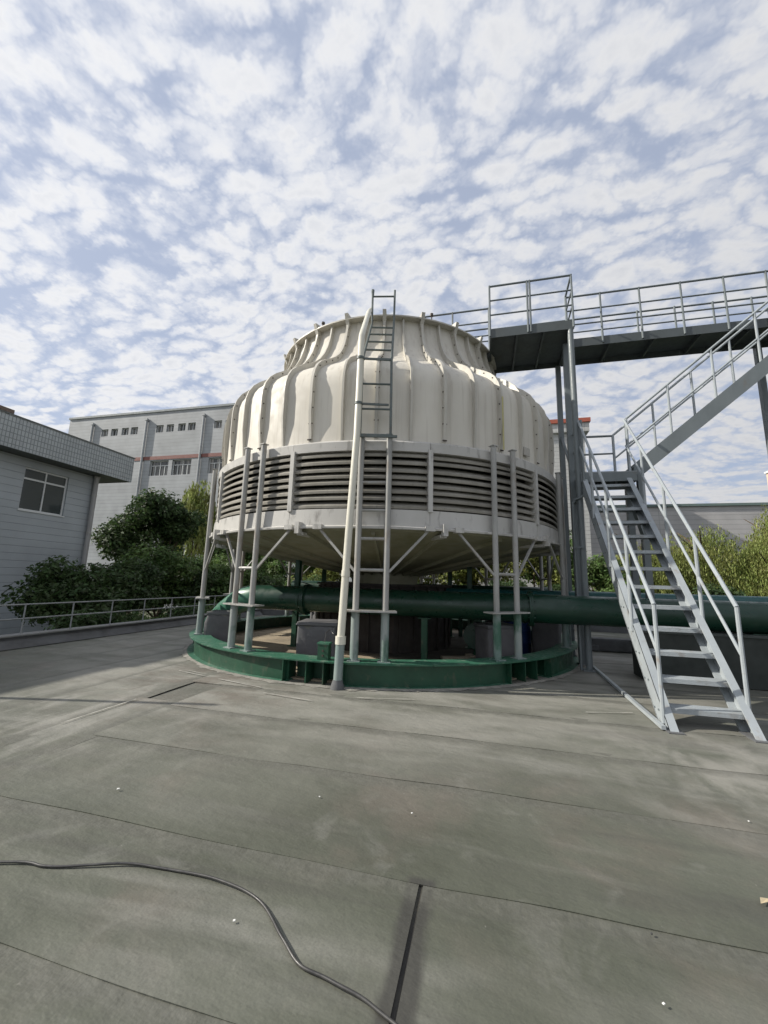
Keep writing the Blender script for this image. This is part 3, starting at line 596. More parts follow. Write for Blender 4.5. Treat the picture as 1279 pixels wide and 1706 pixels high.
# big green main
pipe = thing('green_main_pipe', 'large dark green water pipe running under the tower and behind the stairs', 'pipe', (0, 0, 0))
PU_, PZ, PR = 7.25, .97, .23
part('pipe_run', MB().tube([(-4.35, PU_, PZ + .02), (2.2, PU_, PZ), (14, PU_, PZ)], PR, 28), PIPEG, pipe, 40)
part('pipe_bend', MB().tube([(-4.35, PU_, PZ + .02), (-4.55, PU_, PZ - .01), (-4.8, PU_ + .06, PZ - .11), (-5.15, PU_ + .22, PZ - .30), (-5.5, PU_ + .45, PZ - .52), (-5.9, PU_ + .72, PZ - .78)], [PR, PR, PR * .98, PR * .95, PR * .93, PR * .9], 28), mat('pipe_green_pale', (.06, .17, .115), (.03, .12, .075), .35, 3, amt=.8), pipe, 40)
for x in (-3.4, .62, 4.4): part('weld_collar', MB().tube([(x, PU_, PZ), (x + .05, PU_, PZ)], PR + .012, 28), PIPEG, pipe, 40)
for x in (-1.02, 3.9, 7.0):
    s_ = put('support_post', None, pipe)
    part('post', MB().box(x - .05, x + .05, PU_ - .06, PU_ - .045, .0, PZ - PR).box(x - .05, x + .05, PU_ + .045, PU_ + .06, .0, PZ - PR).box(x - .006, x + .006, PU_ - .044, PU_ + .044, .0, PZ - PR - .002), GREEN, s_)
    part('saddle', MB().box(x - .11, x + .11, PU_ - .09, PU_ + .09, PZ - PR - .012, PZ - PR + .004), GREEN, s_)
p2 = thing('green_branch_pipe', 'thinner blue-green pipe running right behind the large green pipe', 'pipe')
part('pipe_run', MB().tube([(-2.1, 8.9, 1.12), (.6, 8.6, 1.12), (1.5, 8.5, 1.14), (14, 8.5, 1.14)], .13, 18), mat('pipe_teal', (.02, .10, .10), (.015, .07, .07), .35, 3), p2, 40)
part('support_post', MB().box(3.45, 3.55, 8.45, 8.55, 0, 1.0), GREEN, p2)
p3 = thing('green_return_pipe', 'dark green pipe along the back of the space under the tower', 'pipe')
part('pipe_run', MB().tube([(-5.4, 11.0, 1.15), (1.6, 10.6, 1.15)], .17, 18), PIPEG, p3, 40)
for x in (-4.4, -.6): part('support_post', MB().box(x - .05, x + .05, 10.80, 10.90, 0, 1.0), GREEN, p3)
for x in (-3.36, .66, 5.0):                           # bolted flange joints on the main
    f_j = MB().tube([(x + .052, PU_, PZ), (x + .082, PU_, PZ)], PR + .055, 28).tube([(x + .085, PU_, PZ), (x + .115, PU_, PZ)], PR + .055, 28)
    for k in range(12):
        a = k * math.pi / 6; f_j.tube([(x + .03, PU_ + (PR + .032) * math.cos(a), PZ + (PR + .032) * math.sin(a)), (x + .137, PU_ + (PR + .032) * math.cos(a), PZ + (PR + .032) * math.sin(a))], .011, 6)
    part('flange_joint', f_j, PIPEG, pipe, 40)
vg = thing('gate_valve', 'dark green gate valve with handwheel under the tower beside the sump', 'valve', (-.15, 7.95, .023))
part('valve_body', MB().tube([(0, -.18, .4), (0, .18, .4)], [.17, .17], 16).tube([(0, 0, .4), (0, 0, .86)], [.14, .08], 14).tube([(0, 0, 0), (0, 0, .4)], .06, 10), GREEN, vg, 40); [part('flange', MB().tube([(0, y_ - .015, .4), (0, y_ + .015, .4)], .23, 18), PIPEG, vg, 40) for y_ in (-.195, .195)]
part('handwheel', MB().tube([(.17 * math.cos(t * math.pi / 8), .17 * math.sin(t * math.pi / 8), 1.0) for t in range(17)], .014, 6).tube([(-.17, 0, 1.0), (.17, 0, 1.0)], .01, 6).tube([(0, -.17, 1.0), (0, .17, 1.0)], .01, 6).tube([(0, 0, .86), (0, 0, 1.02)], .02, 8), PIPEG, vg, 40)
for (x, y, rz, lb) in ((-3.9, 9.6, 30, 'dark upright steel post under the left side of the basin'), (-.85, 10.65, 10, 'dark upright steel post under the right side of the basin'), (-3.75, 7.8, 0, 'dark upright steel post left of the middle block'), (-.3, 9.0, 0, 'dark upright steel post right of the sump')):
    po_ = thing('support_post', lb, 'post', (x, y, .023), R_(rz), 'posts carrying the basin'); rz_ = 1.52 + .186 * (math.hypot(x - TX, y - TY) - .75) - .03
    part('shaft', MB().box(-.05, .05, -.05, -.038, .014, rz_).box(-.05, .05, .038, .05, .014, rz_).box(-.006, .006, -.037, .037, .014, rz_), GREEN, po_); part('base_plate', MB().box(-.1, .1, -.1, .1, 0, .013), GREEN, po_)
pl = thing('pipe_plinth', 'dark concrete pipe plinth behind the right stair stringer, run left to fill in the pipe shade', 'plinth')
part('wall', MB().box(2.30, 9, 6.98, 7.52, .012, .70), mat('plinth_dark', (.035, .042, .038), (.02, .026, .022), .7, 2, amt=.8), pl); part('cap', MB().box(2.28, 9.03, 6.96, 7.54, .702, .733), mat('plinth_cap', (.06, .07, .065), (.04, .05, .045), .7, 3), pl)  # dark left end runs on to stand in for the pipe's shade behind the treads
lb_ = thing('low_concrete_beam', 'low pale concrete beam on the deck between tower and stairs', 'beam')
bevel_box('beam', 2.6, .28, .26, KERB, lb_, loc=(3.3, 9.9, .015), bev=.02); bevel_box('beam_foot', .3, .34, .12, KERB, lb_, loc=(2.2, 9.9, .015), bev=.02)
dr = thing('blue_drum', 'blue plastic drum behind the right pair of tower legs', 'drum', (.62, 8.75, .023))
part('body', MB().arc([(.0, 0), (.25, 0), (.27, .03), (.275, .2), (.285, .22), (.275, .24), (.275, .43), (.285, .45), (.275, .47), (.27, .62), (.25, .66), (.0, .66)], 0, 360, 28, closed=False), BLUE, dr, 40)
part('lid', MB().arc([(0, .662), (.235, .662), (.25, .69), (.23, .70), (0, .70)], 0, 360, 28, closed=False), BLUE, dr, 40)
bd = thing('timber_board', 'pale timber board lying on the pad under the tower', 'board', (-.45, 7.62, .03), R_(22)); part('plank', MB().box(-.32, .32, -.07, .07, 0, .04), WOOD, bd); part('batten', MB().box(.15, .27, -.12, .12, .041, .07), WOOD, bd)

# ================================================================== STAIRS AND WALKWAY
OX, OY = 1.71, 4.68
stair = thing('steel_staircase', 'pale grey steel staircase with open treads, landing and upper flight beside the tower', 'staircase', (OX, OY, 0))
SL = 1.146; st = Vector((0, 1, SL)).normalized(); sn = Vector((0, -SL, 1)).normalized()
def stringer(x0, x1, inward):
    """channel section: web on the outer side, two flanges turned inward, cut level at the foot."""
    mb = MB(); d = .20; L0 = 0.0; U1 = 2.90
    def pt(x, u, drop): return (x, u, SL * u - drop * math.sqrt(1 + SL * SL))
    wx0, wx1 = (x0, x0 + .008) if inward > 0 else (x1 - .008, x1)
    uf = .2 * math.sqrt(1 + SL * SL) / SL
    # web: quad with level foot
    a, b = [(wx0, 0, .004), (wx0, uf, .004), (wx0, U1, SL * U1 - .2 * math.sqrt(1 + SL * SL)), (wx0, U1, SL * U1)], None
    bq = [(wx1, y, z) for (_, y, z) in a]
    mb.hexa(a, bq)
    for dr in (0., .2 - .009):
        us = dr * math.sqrt(1 + SL * SL) / SL
        k = .009 * math.sqrt(1 + SL * SL)
        lo = [(x0, us, .004), (x1, us, .004), (x1, U1, SL * U1 - dr * math.sqrt(1 + SL * SL)), (x0, U1, SL * U1 - dr * math.sqrt(1 + SL * SL))]
        e = .0012 if dr == 0 else -.0012
        lo = [(x, y, z + e) for x, y, z in lo]
        mb.hexa([(x, y, z - k if y > us + .01 else z) for x, y, z in [(lo[0][0], us + .009 * math.sqrt(1 + SL * SL) / SL, .004), (lo[1][0], us + .009 * math.sqrt(1 + SL * SL) / SL, .004), lo[2], lo[3]]], lo)
    return mb
part('stringer', stringer(0., .075, 1), STEEL, stair); part('stringer', stringer(.695, .77, -1), STEEL, stair)
for x in (-.004, .774):
    for n in range(13):
        for du in (.05, .15): part('bolt', MB().tube([(x - .006, .187 + .213 * n + du, .178 + .243 * n - .035), (x + .006, .187 + .213 * n + du, .178 + .243 * n - .035)], .010, 6), COLP, stair)
part('foot_plate', MB().box(-.03, .11, -.04, .22, .0, .012), KERB, stair); part('foot_plate', MB().box(.66, .80, -.04, .22, .0, .012), KERB, stair)
tr = MB().box(.013, .757, .0, .205, -.006, .0).box(.013, .757, -.002, .006, -.045, -.0065).box(.013, .757, .199, .207, -.045, -.0065).box(.0135, .02, .0065, .1985, -.06, -.0065).box(.75, .7565, .0065, .1985, -.06, -.0065)
CHEQ = mat('chequer_plate', (.36, .395, .415), (.28, .31, .33), .45, 4, amt=.7, bump=.5, bscale=90, grime=(.20, .17, .13), gscale=7, glo=.52, ghi=.72, gamt=.6)
tread_me = tr.mesh('tread', CHEQ)
for n in range(13): put('tread', tread_me, stair, loc=(0, .187 + .213 * n, .178 + .243 * n))
def railing(name, posts, rails, parent, m=STEEL, rp=.021, rr=.021):
    """posts: (foot, top) pairs, rails: point lists."""
    r_ = put(name, None, parent)
    for a, b in posts: part('post', MB().tube([a, b], rp, 8), m, r_, 40)
    for k, p in enumerate(rails): part('top_rail' if k == 0 else 'mid_rail', MB().tube(p, rr if k == 0 else rr * .8, 8), m, r_, 40)
    return r_
def fl1(u, dz): return SL * (u - .223) + 1.175 + dz
for x, us in ((.775, (.235, .93, 1.655, 2.33)), (-.005, (.13, .83, 1.514, 2.2))):
    off = 0 if x > 0 else .105
    P = [((x, u, SL * u - .10), (x, u, fl1(u + off, 0))) for u in us]
    e = 2.97 if x > 0 else 2.86
    railing('handrail', P, [[(x, us[0], fl1(us[0] + off, 0)), (x, e, fl1(e + off, 0))], [(x, us[0], fl1(us[0] + off, -.48)), (x, e, fl1(e + off, -.48))]], stair)
# landing
part('landing_plate', MB().box(-.02, .86, 2.80, 3.50, 3.322, 3.332), STEEL, stair)
part('landing_beam', MB().box(-.02, .86, 2.80, 2.812, 3.16, 3.321).box(-.02, .86, 3.488, 3.50, 3.16, 3.321).box(-.02, -.008, 2.813, 3.487, 3.16, 3.321).box(.848, .86, 2.813, 3.487, 3.16, 3.321).box(.40, .44, 2.813, 3.487, 3.2, 3.32), COLP, stair)
for (x, y) in ((.95, 2.95), (.90, 3.40)): part('landing_leg', MB().box(x - .05, x + .05, y - .05, y + .05, .0, 3.30), COLP, stair)
part('brace', MB().bar((.93, 2.95, 2.2), (.62, 2.4, 2.62), .05, .05), COLP, stair)
part('brace', MB().bar((.93, 3.0, 2.45), (.92, 3.36, 3.1), .05, .05), COLP, stair)
part('brace', MB().bar((-.045, .03, .03), (.06, 3.1, .03), .04, .035), STEEL, stair)          # tie bar on the deck from the stair foot
railing('landing_rail', [((0, 2.86, 3.33), (0, 2.86, 4.20)), ((.0, 3.47, 3.33), (.0, 3.47, 4.30)), ((.723, 3.47, 3.33), (.723, 3.47, 4.21)), ((.80, 2.98, 3.33), (.80, 2.98, 4.335))],
        [[(0, 2.86, 4.20), (0, 3.47, 4.22), (.723, 3.47, 4.21)], [(0, 2.86, 3.86), (0, 3.47, 3.86), (.723, 3.47, 3.86)], [(0, 2.86, 3.50), (0, 3.47, 3.50), (.723, 3.47, 3.50)]], stair, COLP)
# upper flight (climbs to the right, +x)
S2 = .842
def s2(x): return 3.40 + S2 * (x - .80)
VE = 4.22
for y0, y1 in ((2.93, 2.985), (3.425, 3.475)):
    mb = MB(); zt = lambda x: s2(x) + .03
    for (ya, yb, d0, d1) in ((y0, y0 + .009, 0, .30), (y0 + .0095, y1, .0, .011), (y0 + .0095, y1, .289, .30)):
        mb.hexa([(.86, ya, zt(.86) - d1), (VE, ya, zt(VE) - d1), (VE, yb, zt(VE) - d1), (.86, yb, zt(.86) - d1)], [(.86, ya, zt(.86) - d0), (VE, ya, zt(VE) - d0), (VE, yb, zt(VE) - d0), (.86, yb, zt(.86) - d0)])
    part('stringer', mb, COLP, stair)
t2 = MB().box(.0, .24, 2.99, 3.42, -.006, 0).box(-.002, .006, 2.99, 3.42, -.04, -.0065).mesh('tread', COLP)
for n in range(11): put('tread', t2, stair, loc=(.98 + .289 * n, 0, 3.573 + .243 * n))
V1 = (.805, 1.50, 2.22, 2.93, 3.64); V2 = (.723, 1.43, 2.11, 2.78, 3.46)
railing('handrail', [((v, 2.955, s2(v) - .08), (v, 2.955, s2(v) + .935)) for v in V1], [[(.805, 2.955, s2(.805) + .935), (VE, 2.955, s2(VE) + .935)], [(.805, 2.955, s2(.805) + .45), (VE, 2.955, s2(VE) + .45)]], stair, STEEL)
railing('handrail', [((v, 3.45, s2(v) - .08), (v, 3.45, s2(v) + .88)) for v in V2], [[(.723, 3.45, s2(.723) + .88), (VE, 3.45, s2(VE) + .88)], [(.723, 3.45, s2(.723) + .42), (VE, 3.45, s2(VE) + .42)]], stair, STEEL)

walk = thing('elevated_walkway', 'grey steel footbridge and platform on columns leading to the tower top', 'walkway', (OX, OY, 0))
ZT, ZB = 6.28, 6.15
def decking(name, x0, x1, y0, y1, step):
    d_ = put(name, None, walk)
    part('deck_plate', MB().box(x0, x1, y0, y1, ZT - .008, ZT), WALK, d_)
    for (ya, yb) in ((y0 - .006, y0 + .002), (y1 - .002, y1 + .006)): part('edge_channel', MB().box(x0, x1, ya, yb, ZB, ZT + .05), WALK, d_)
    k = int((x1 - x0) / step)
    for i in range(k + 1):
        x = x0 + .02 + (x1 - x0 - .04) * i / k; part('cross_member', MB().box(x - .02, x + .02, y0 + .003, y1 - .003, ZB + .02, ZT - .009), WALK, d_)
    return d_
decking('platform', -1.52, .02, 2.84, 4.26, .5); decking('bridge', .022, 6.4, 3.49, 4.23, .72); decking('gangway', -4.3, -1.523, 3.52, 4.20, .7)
PR3 = (1.0, .68, .36)
def rail3(posts, x0, y0, x1, y1, m=COLP, h0=ZT, rails=PR3):
    P = [((x, y, h0 - .10), (x, y, h0 + 1.02)) for x, y in posts]
    return railing('guard_rail', P, [[(x0, y0, h0 + d), (x1, y1, h0 + d)] for d in rails], walk, m, .02, .02)
rail3([(-1.515, 2.83), (-.80, 2.83), (-.75, 2.83), (.01, 2.83)], -1.515, 2.83, .01, 2.83)
rail3([(.025, 3.44)], .012, 2.85, .025, 3.44)
rail3([(.025, 3.475), (.68, 3.475), (1.39, 3.475), (2.11, 3.475), (2.83, 3.475), (3.51, 3.475)], .025, 3.475, 4.2, 3.475)
rail3([(.2, 4.245), (.9, 4.245), (1.61, 4.245), (2.32, 4.245), (3.02, 4.245), (3.7, 4.245), (4.4, 4.245), (5.1, 4.245)], -1.5, 4.275, 6.3, 4.245)
rail3([(-1.52, 3.50), (-2.3, 3.50), (-3.1, 3.50), (-3.9, 3.5)], -1.52, 3.50, -4.2, 3.50)
rail3([(-2.2, 4.22), (-3.0, 4.22), (-3.8, 4.22)], -1.52, 4.22, -4.2, 4.22)
part('column', MB().tube([(-.045, 2.875, 0), (-.045, 2.875, ZB - .002)], .052, 14), COLP, walk, 40)
for (x, y) in ((-.05, 3.36), (-.045, 4.22), (3.63, 4.16), (3.66, 3.56)): part('column', MB().box(x - .05, x + .05, y - .045, y + .045, 0, ZB - .002), COLP, walk)
for (x, y) in ((-.045, 2.875), (-.05, 3.36), (-.045, 4.22), (3.63, 4.16), (3.66, 3.56)): part('base_plate', MB().box(x - .1, x + .1, y - .1, y + .1, .0, .016), COLP, walk)
part('knee_brace', MB().bar((-.05, 3.36, 3.55), (-.045, 4.2, 4.5), .045, .045), COLP, walk)
part('knee_brace', MB().bar((-.045, 2.9, 2.9), (-.05, 3.34, 2.9), .05, .06), COLP, walk)
cd_ = thing('cable_conduit', 'thin grey bent conduit clipped to the walkway columns beside the tower', 'conduit', (OX, OY, 0))
part('conduit_run', MB().tube([(-.17, 2.86, 0), (-.17, 2.86, 2.72), (-.165, 2.86, 2.80), (-.13, 2.855, 2.86), (-.05, 2.80, 2.88), (.0, 2.79, 2.92), (.02, 2.79, 3.0), (.02, 2.79, 4.3)], .022, 10), COLP, cd_, 40)
part('conduit_clip', MB().box(-.20, -.02, 2.80, 2.82, 2.0, 2.03), COLP, cd_)

# guard rail on the left kerb
def kerb_rail(name, label, p0, p1, n, h0=.226):
    t = thing(name, label, 'railing'); a, b = Vector(p0), Vector(p1)
    for i in range(n + 1):
        p = a.lerp(b, i / n); part('post', MB().tube([p + Vector((0, 0, h0)), p + Vector((0, 0, .755))], .014, 8), RAILP, t, 40)
    for z in (.755, .50): part('top_rail' if z > .6 else 'mid_rail', MB().tube([a + Vector((0, 0, z)), b + Vector((0, 0, z))], .014, 8), RAILP, t, 40)
    return t
kerb_rail('guard_railing', 'low pale tubular railing on the kerb in front of the left bushes', (KX - .1, -2.4, 0), (KX - .1, 14.1, 0), 18)
kerb_rail('guard_railing', 'low pale tubular railing on the far kerb behind the tower', (KX - .05, 14.1, 0), (13.9, 14.1, 0), 24, .2)
# pole outside the frame whose thin shadow crosses the deck
po = thing('lamp_pole', 'slim grey pole at the left edge of the deck throwing a thin shadow', 'pole', (-7.6, 2.93, .012))
part('shaft', MB().tube([(0, 0, 0), (0, 0, 3.25)], [.045, .035], 12), COLP, po, 40); part('base_plate', MB().box(-.12, .12, -.12, .12, 0, .015), COLP, po)

# ================================================================== BUILDINGS
WT = tile_mat('left_wall_tiles', (.37, .405, .43), (.355, .39, .412), (.27, .295, .312), 30., .245, 1, msize=.012)
FT = tile_mat('left_fascia_tiles', (.40, .435, .445), (.35, .38, .39), (.20, .22, .225), .105, .178, 1, msize=.014)
lbld = thing('tiled_annex', 'grey tiled low building with deep overhanging fascia and one window at left', 'building')
wx = -15.2; cu = 12.58; w = MB()
U0, U1, Z0, Z1 = 10.02, 11.53, 3.43, 4.91
def wall_hole(mb, x, y0, y1, z0, z1, holes, t):
    """wall in the plane x (facing +x) with rectangular openings, thickness t towards -x."""
    ys = sorted({y0, y1, *[h[0] for h in holes], *[h[1] for h in holes]}); zs = sorted({z0, z1, *[h[2] for h in holes], *[h[3] for h in holes]})
    for i in range(len(ys) - 1):
        for j in range(len(zs) - 1):
            a, b, c, d = ys[i], ys[i + 1], zs[j], zs[j + 1]
            if any(a >= h[0] - 1e-6 and b <= h[1] + 1e-6 and c >= h[2] - 1e-6 and d <= h[3] + 1e-6 for h in holes): continue
            mb.add([(x, a, c), (x, b, c), (x, b, d), (x, a, d)], [(0, 1, 2, 3)])
    for (a, b, c, d) in holes:
        mb.add([(x, a, c), (x, b, c), (x, b, d), (x, a, d), (x - t, a, c), (x - t, b, c), (x - t, b, d), (x - t, a, d)], [(0, 4, 5, 1), (1, 5, 6, 2), (2, 6, 7, 3), (3, 7, 4, 0)])
H = [(U0, U1, Z0, Z1), (4.2, 5.7, Z0, Z1), (-1.6, -.1, Z0, Z1)]
wall_hole(w, wx, -9, cu, GZ, 5.21, H, .16)
w.add([(wx, cu, GZ), (-24, cu, GZ), (-24, cu, 5.21), (wx, cu, 5.21), (wx, -9, GZ), (-24, -9, GZ), (-24, -9, 5.21), (wx, -9, 5.21)], [(0, 1, 2, 3), (4, 7, 6, 5), (1, 5, 6, 2)])
part('wall', w, WT, lbld)
rf = part('roof', MB().box(-24.5, -14.52, -9.6, 13.58, 5.235, 6.2), SOFFIT, lbld)
part('fascia', MB().box(-14.518, -14.50, -9.6, 13.60, 5.22, 6.26).box(-24.5, -14.52, 13.585, 13.60, 5.22, 6.26), FT, lbld)
part('coping', MB().box(-24.5, -14.47, -9.6, 13.63, 6.262, 6.295), SOFFIT, rf); part('roof_block', MB().box(-15.6, -14.46, 3.0, 8.93, 6.30, 6.42), mat('roof_block_brown', (.16, .12, .10), (.11, .085, .07), .8, 2), rf)
for (a, b, c, d) in H:
    fr = put('window', None, lbld); x = wx - .10
    part('pane', MB().box(x - .01, x - .004, a + .05, b - .05, c + .05, d - .05), GLASS, fr)
    tz = d - .38; my = (a + b) / 2
    for (y0, y1, z0, z1) in ((a, b, c, c + .05), (a, b, d - .05, d), (a, a + .05, c + .051, d - .051), (b - .05, b, c + .051, d - .051), (a + .051, b - .051, tz - .03, tz + .03), (my - .02, my + .02, c + .051, tz - .031), (my - .02, my + .02, tz + .031, d - .051)):
        part('frame_bar', MB().box(x - .02, x + .03, y0, y1, z0, z1), FRAMEW, fr)
    part('sill', MB().box(wx - .09, wx + .03, a - .03, b + .03, c - .04, c - .002), FRAMEW, fr)
    part('room', MB().box(x - 1.6, x - 1.55, a - .5, b + .5, c - .5, d + .5), FILL, fr)
dp_ = put('downpipe', None, lbld)
part('pipe_run', MB().tube([(wx + .12, 12.52, GZ), (wx + .12, 12.52, 5.0), (wx + .14, 12.52, 5.20)], [.085, .085, .11], 14), mat('downpipe_grey', (.33, .33, .33), (.25, .25, .25), .5, 4, (1, 1, .3), .8), dp_, 40)
for z in (.6, 2.9, 4.4): part('pipe_clamp', MB().tube([(wx + .12, 12.52, z), (wx + .12, 12.52, z + .06)], .097, 14), LEGP, dp_, 40)

CL = tile_mat('far_cladding', (.37, .39, .405), (.35, .368, .382), (.29, .305, .318), 30., .42, 0, msize=.03, bump=.15, rough=.6)
fb = thing('factory_block', 'tall pale grey factory with small square windows and a red stripe behind the trees', 'building')
FY = 38.; XA, XB = -51.5, -6.0; holes = []
PX_ = [-47.47, -39.29, -31.29, -23.2, -15.1]
for p in PX_:
    for o in (1.35, 2.83, 4.45, 5.82): holes.append((p + o, p + o + 1.02, 18.2, 19.12))
    for o in (1.10, 4.22): holes.append((p + o, p + o + 2.6, 12.85, 14.68))
def wall_hole_y(mb, y, x0, x1, z0, z1, holes, t):
    xs = sorted({x0, x1, *[h[0] for h in holes], *[h[1] for h in holes]}); zs = sorted({z0, z1, *[h[2] for h in holes], *[h[3] for h in holes]})
    for i in range(len(xs) - 1):
        for j in range(len(zs) - 1):
            a, b, c, d = xs[i], xs[i + 1], zs[j], zs[j + 1]
            if any(a >= h[0] - 1e-6 and b <= h[1] + 1e-6 and c >= h[2] - 1e-6 and d <= h[3] + 1e-6 for h in holes): continue
            mb.add([(a, y, c), (b, y, c), (b, y, d), (a, y, d)], [(0, 1, 2, 3)])
    for (a, b, c, d) in holes:
        mb.add([(a, y, c), (b, y, c), (b, y, d), (a, y, d), (a, y + t, c), (b, y + t, c), (b, y + t, d), (a, y + t, d)], [(1, 5, 4, 0), (2, 6, 5, 1), (3, 7, 6, 2), (0, 4, 7, 3)])
w = MB(); wall_hole_y(w, FY, XA, XB, GZ, 20.8, holes, .35)
w.add([(XA, FY, GZ), (XA, FY + 22, GZ), (XA, FY + 22, 20.8), (XA, FY, 20.8), (XB, FY, GZ), (XB, FY + 22, GZ), (XB, FY + 22, 20.8), (XB, FY, 20.8)], [(0, 3, 2, 1), (4, 5, 6, 7), (1, 2, 6, 5)])
part('wall', w, CL, fb); part('roof', MB().box(XA - .1, XB + .1, FY - .12, FY + 22.1, 20.802, 21.05), mat('roof_edge_grey', (.25, .28, .29), (.2, .22, .23), .6, 1), fb)
part('red_stripe', MB().box(XA - .02, XB, FY - .05, FY - .002, 14.80, 15.22), REDB, fb)
for (a, b, c, d) in holes:
    wn_ = put('window', None, fb); y = FY + .28
    part('pane', MB().box(a, b, y, y + .02, c, d), FGLASS, wn_)
    big = (b - a) > 2
    bars = [(a, b, c, c + .07), (a, b, d - .07, d), (a, a + .07, c + .071, d - .071), (b - .07, b, c + .071, d - .071)]
    if big: bars += [(a + .071, b - .071, d - .62, d - .54)] + [(a + (b - a) * t - .035, a + (b - a) * t + .035, c + .071, d - .621) for t in (.25, .5, .75)] + [((a + b) / 2 - .035, (a + b) / 2 + .035, d - .539, d - .071)]
    else: bars += [((a + b) / 2 - .03, (a + b) / 2 + .03, c + .071, d - .071)]
    fm = MB()
    for (x0, x1, z0, z1) in bars: fm.box(x0, x1, y - .06, y - .003, z0, z1)
    part('frame', fm, FRAMEW, wn_)
for p in PX_:
    d_ = put('downpipe', None, fb); part('pipe_run', MB().tube([(p, FY - .16, GZ), (p, FY - .16, 19.9)], .13, 10), CL, d_, 40); part('hopper', MB().box(p - .17, p + .17, FY - .32, FY - .02, 19.75, 20.0), CL, d_)
part('vent_box', MB().box(XA - .7, XA - .01, FY + .6, FY + 1.4, 17.9, 18.7), FRAMEW, fb)

RW_ = tile_mat('white_wall_tiles', (.56, .565, .55), (.52, .525, .51), (.36, .365, .36), .5, .22, 0, msize=.014, rough=.5)
rb = thing('red_topped_building', 'pale tiled building with orange-red coping seen behind the walkway columns', 'building')
part('wall', MB().box(-4, 5.72, 24, 34, GZ, 10.08), RW_, rb); part('parapet', MB().box(-4.2, 5.95, 23.8, 34.2, 10.082, 10.62), RW_, rb); part('coping', MB().box(-4.3, 6.02, 23.7, 34.3, 10.622, 10.86), REDC, rb)
wn_ = put('window', None, rb); part('pane', MB().box(1.0, 2.5, 23.985, 23.995, 5, 6.6), GLASS, wn_); part('frame', MB().box(.94, 2.56, 23.97, 23.98, 6.6, 6.66).box(.94, 2.56, 23.97, 23.98, 4.94, 5.0).box(1.72, 1.78, 23.97, 23.98, 5.0, 6.6), FRAMEW, wn_)
lo = thing('long_low_building', 'long low pale clad building with green coping behind the right willows', 'building')
LC = tile_mat('low_cladding', (.46, .45, .45), (.43, .42, .42), (.33, .33, .33), 40., .3, 0, msize=.02, bump=.15, rough=.6)
part('wall', MB().box(6.3, 60, 29, 45, GZ, 6.56), LC, lo); part('coping', MB().box(6.2, 60.2, 28.87, 45.2, 6.562, 6.72), mat('green_coping', (.14, .19, .18), (.1, .14, .13), .6, 1), lo)
ct = thing('cream_tower_block', 'slim cream block rising behind the low building at the right edge', 'building', (0, 0, 0))
part('wall', MB().box(27.4, 31, 45.5, 46.6, GZ, 12.9), mat('cream_wall', (.62, .47, .33), (.55, .42, .30), .7, 1), ct); part('coping', MB().box(27.3, 31.1, 45.4, 46.7, 12.902, 13.1), FRAMEW, ct)

# ================================================================== VEGETATION
def leaves_mesh(name, pts, nrm, size, m, rng, aspect=.5, axis=None):
    n = len(pts); nrm = nrm / np.maximum(np.linalg.norm(nrm, axis=1, keepdims=True), 1e-6)
    t = rng.normal(size=(n, 3)) if axis is None else axis + rng.normal(size=(n, 3)) * .18
    t -= nrm * (t * nrm).sum(1, keepdims=True); t /= np.maximum(np.linalg.norm(t, axis=1, keepdims=True), 1e-6); b = np.cross(nrm, t)
    s = (size * (.45 + 1.1 * rng.uniform(0, 1, n) ** 1.5))[:, None]
    v = np.stack([pts - t * s * .5, pts + b * s * aspect * .5 + nrm * s * .06, pts + t * s * .5, pts - b * s * aspect * .5 + nrm * s * .06], 1).reshape(-1, 3)
    me = bpy.data.meshes.new(name); me.vertices.add(n * 4); me.vertices.foreach_set('co', v.ravel().astype(np.float32))
    me.loops.add(n * 4); me.loops.foreach_set('vertex_index', np.arange(n * 4, dtype=np.int32)); me.polygons.add(n); me.polygons.foreach_set('loop_start', np.arange(0, n * 4, 4, dtype=np.int32))
    me.materials.append(m); me.update(calc_edges=True); me.validate(); return me
def limbs(root, h, spread, seed, rad=.12, nl=6, z0=.35):
    r = random.Random(seed); mb = MB()
    bend = [Vector((r.uniform(-.15, .15) * h * i * .12, r.uniform(-.15, .15) * h * i * .12, h * i / 4)) for i in range(5)]; bend[0] = Vector((0, 0, 0))
    mb.tube(bend, [rad * (1 - .2 * i) for i in range(5)], 8)
    for i in range(nl):
        k = r.uniform(z0, .95); b = bend[min(3, int(k * 4))].lerp(bend[min(3, int(k * 4)) + 1], (k * 4) % 1); a = r.uniform(0, 6.28); e = spread * r.uniform(.5, .9)
        mb.tube([b, b + Vector((math.cos(a) * e * .5, math.sin(a) * e * .5, h * .12)), b + Vector((math.cos(a) * e, math.sin(a) * e, h * .2))], [rad * .4, rad * .25, rad * .08], 6)
    return mb
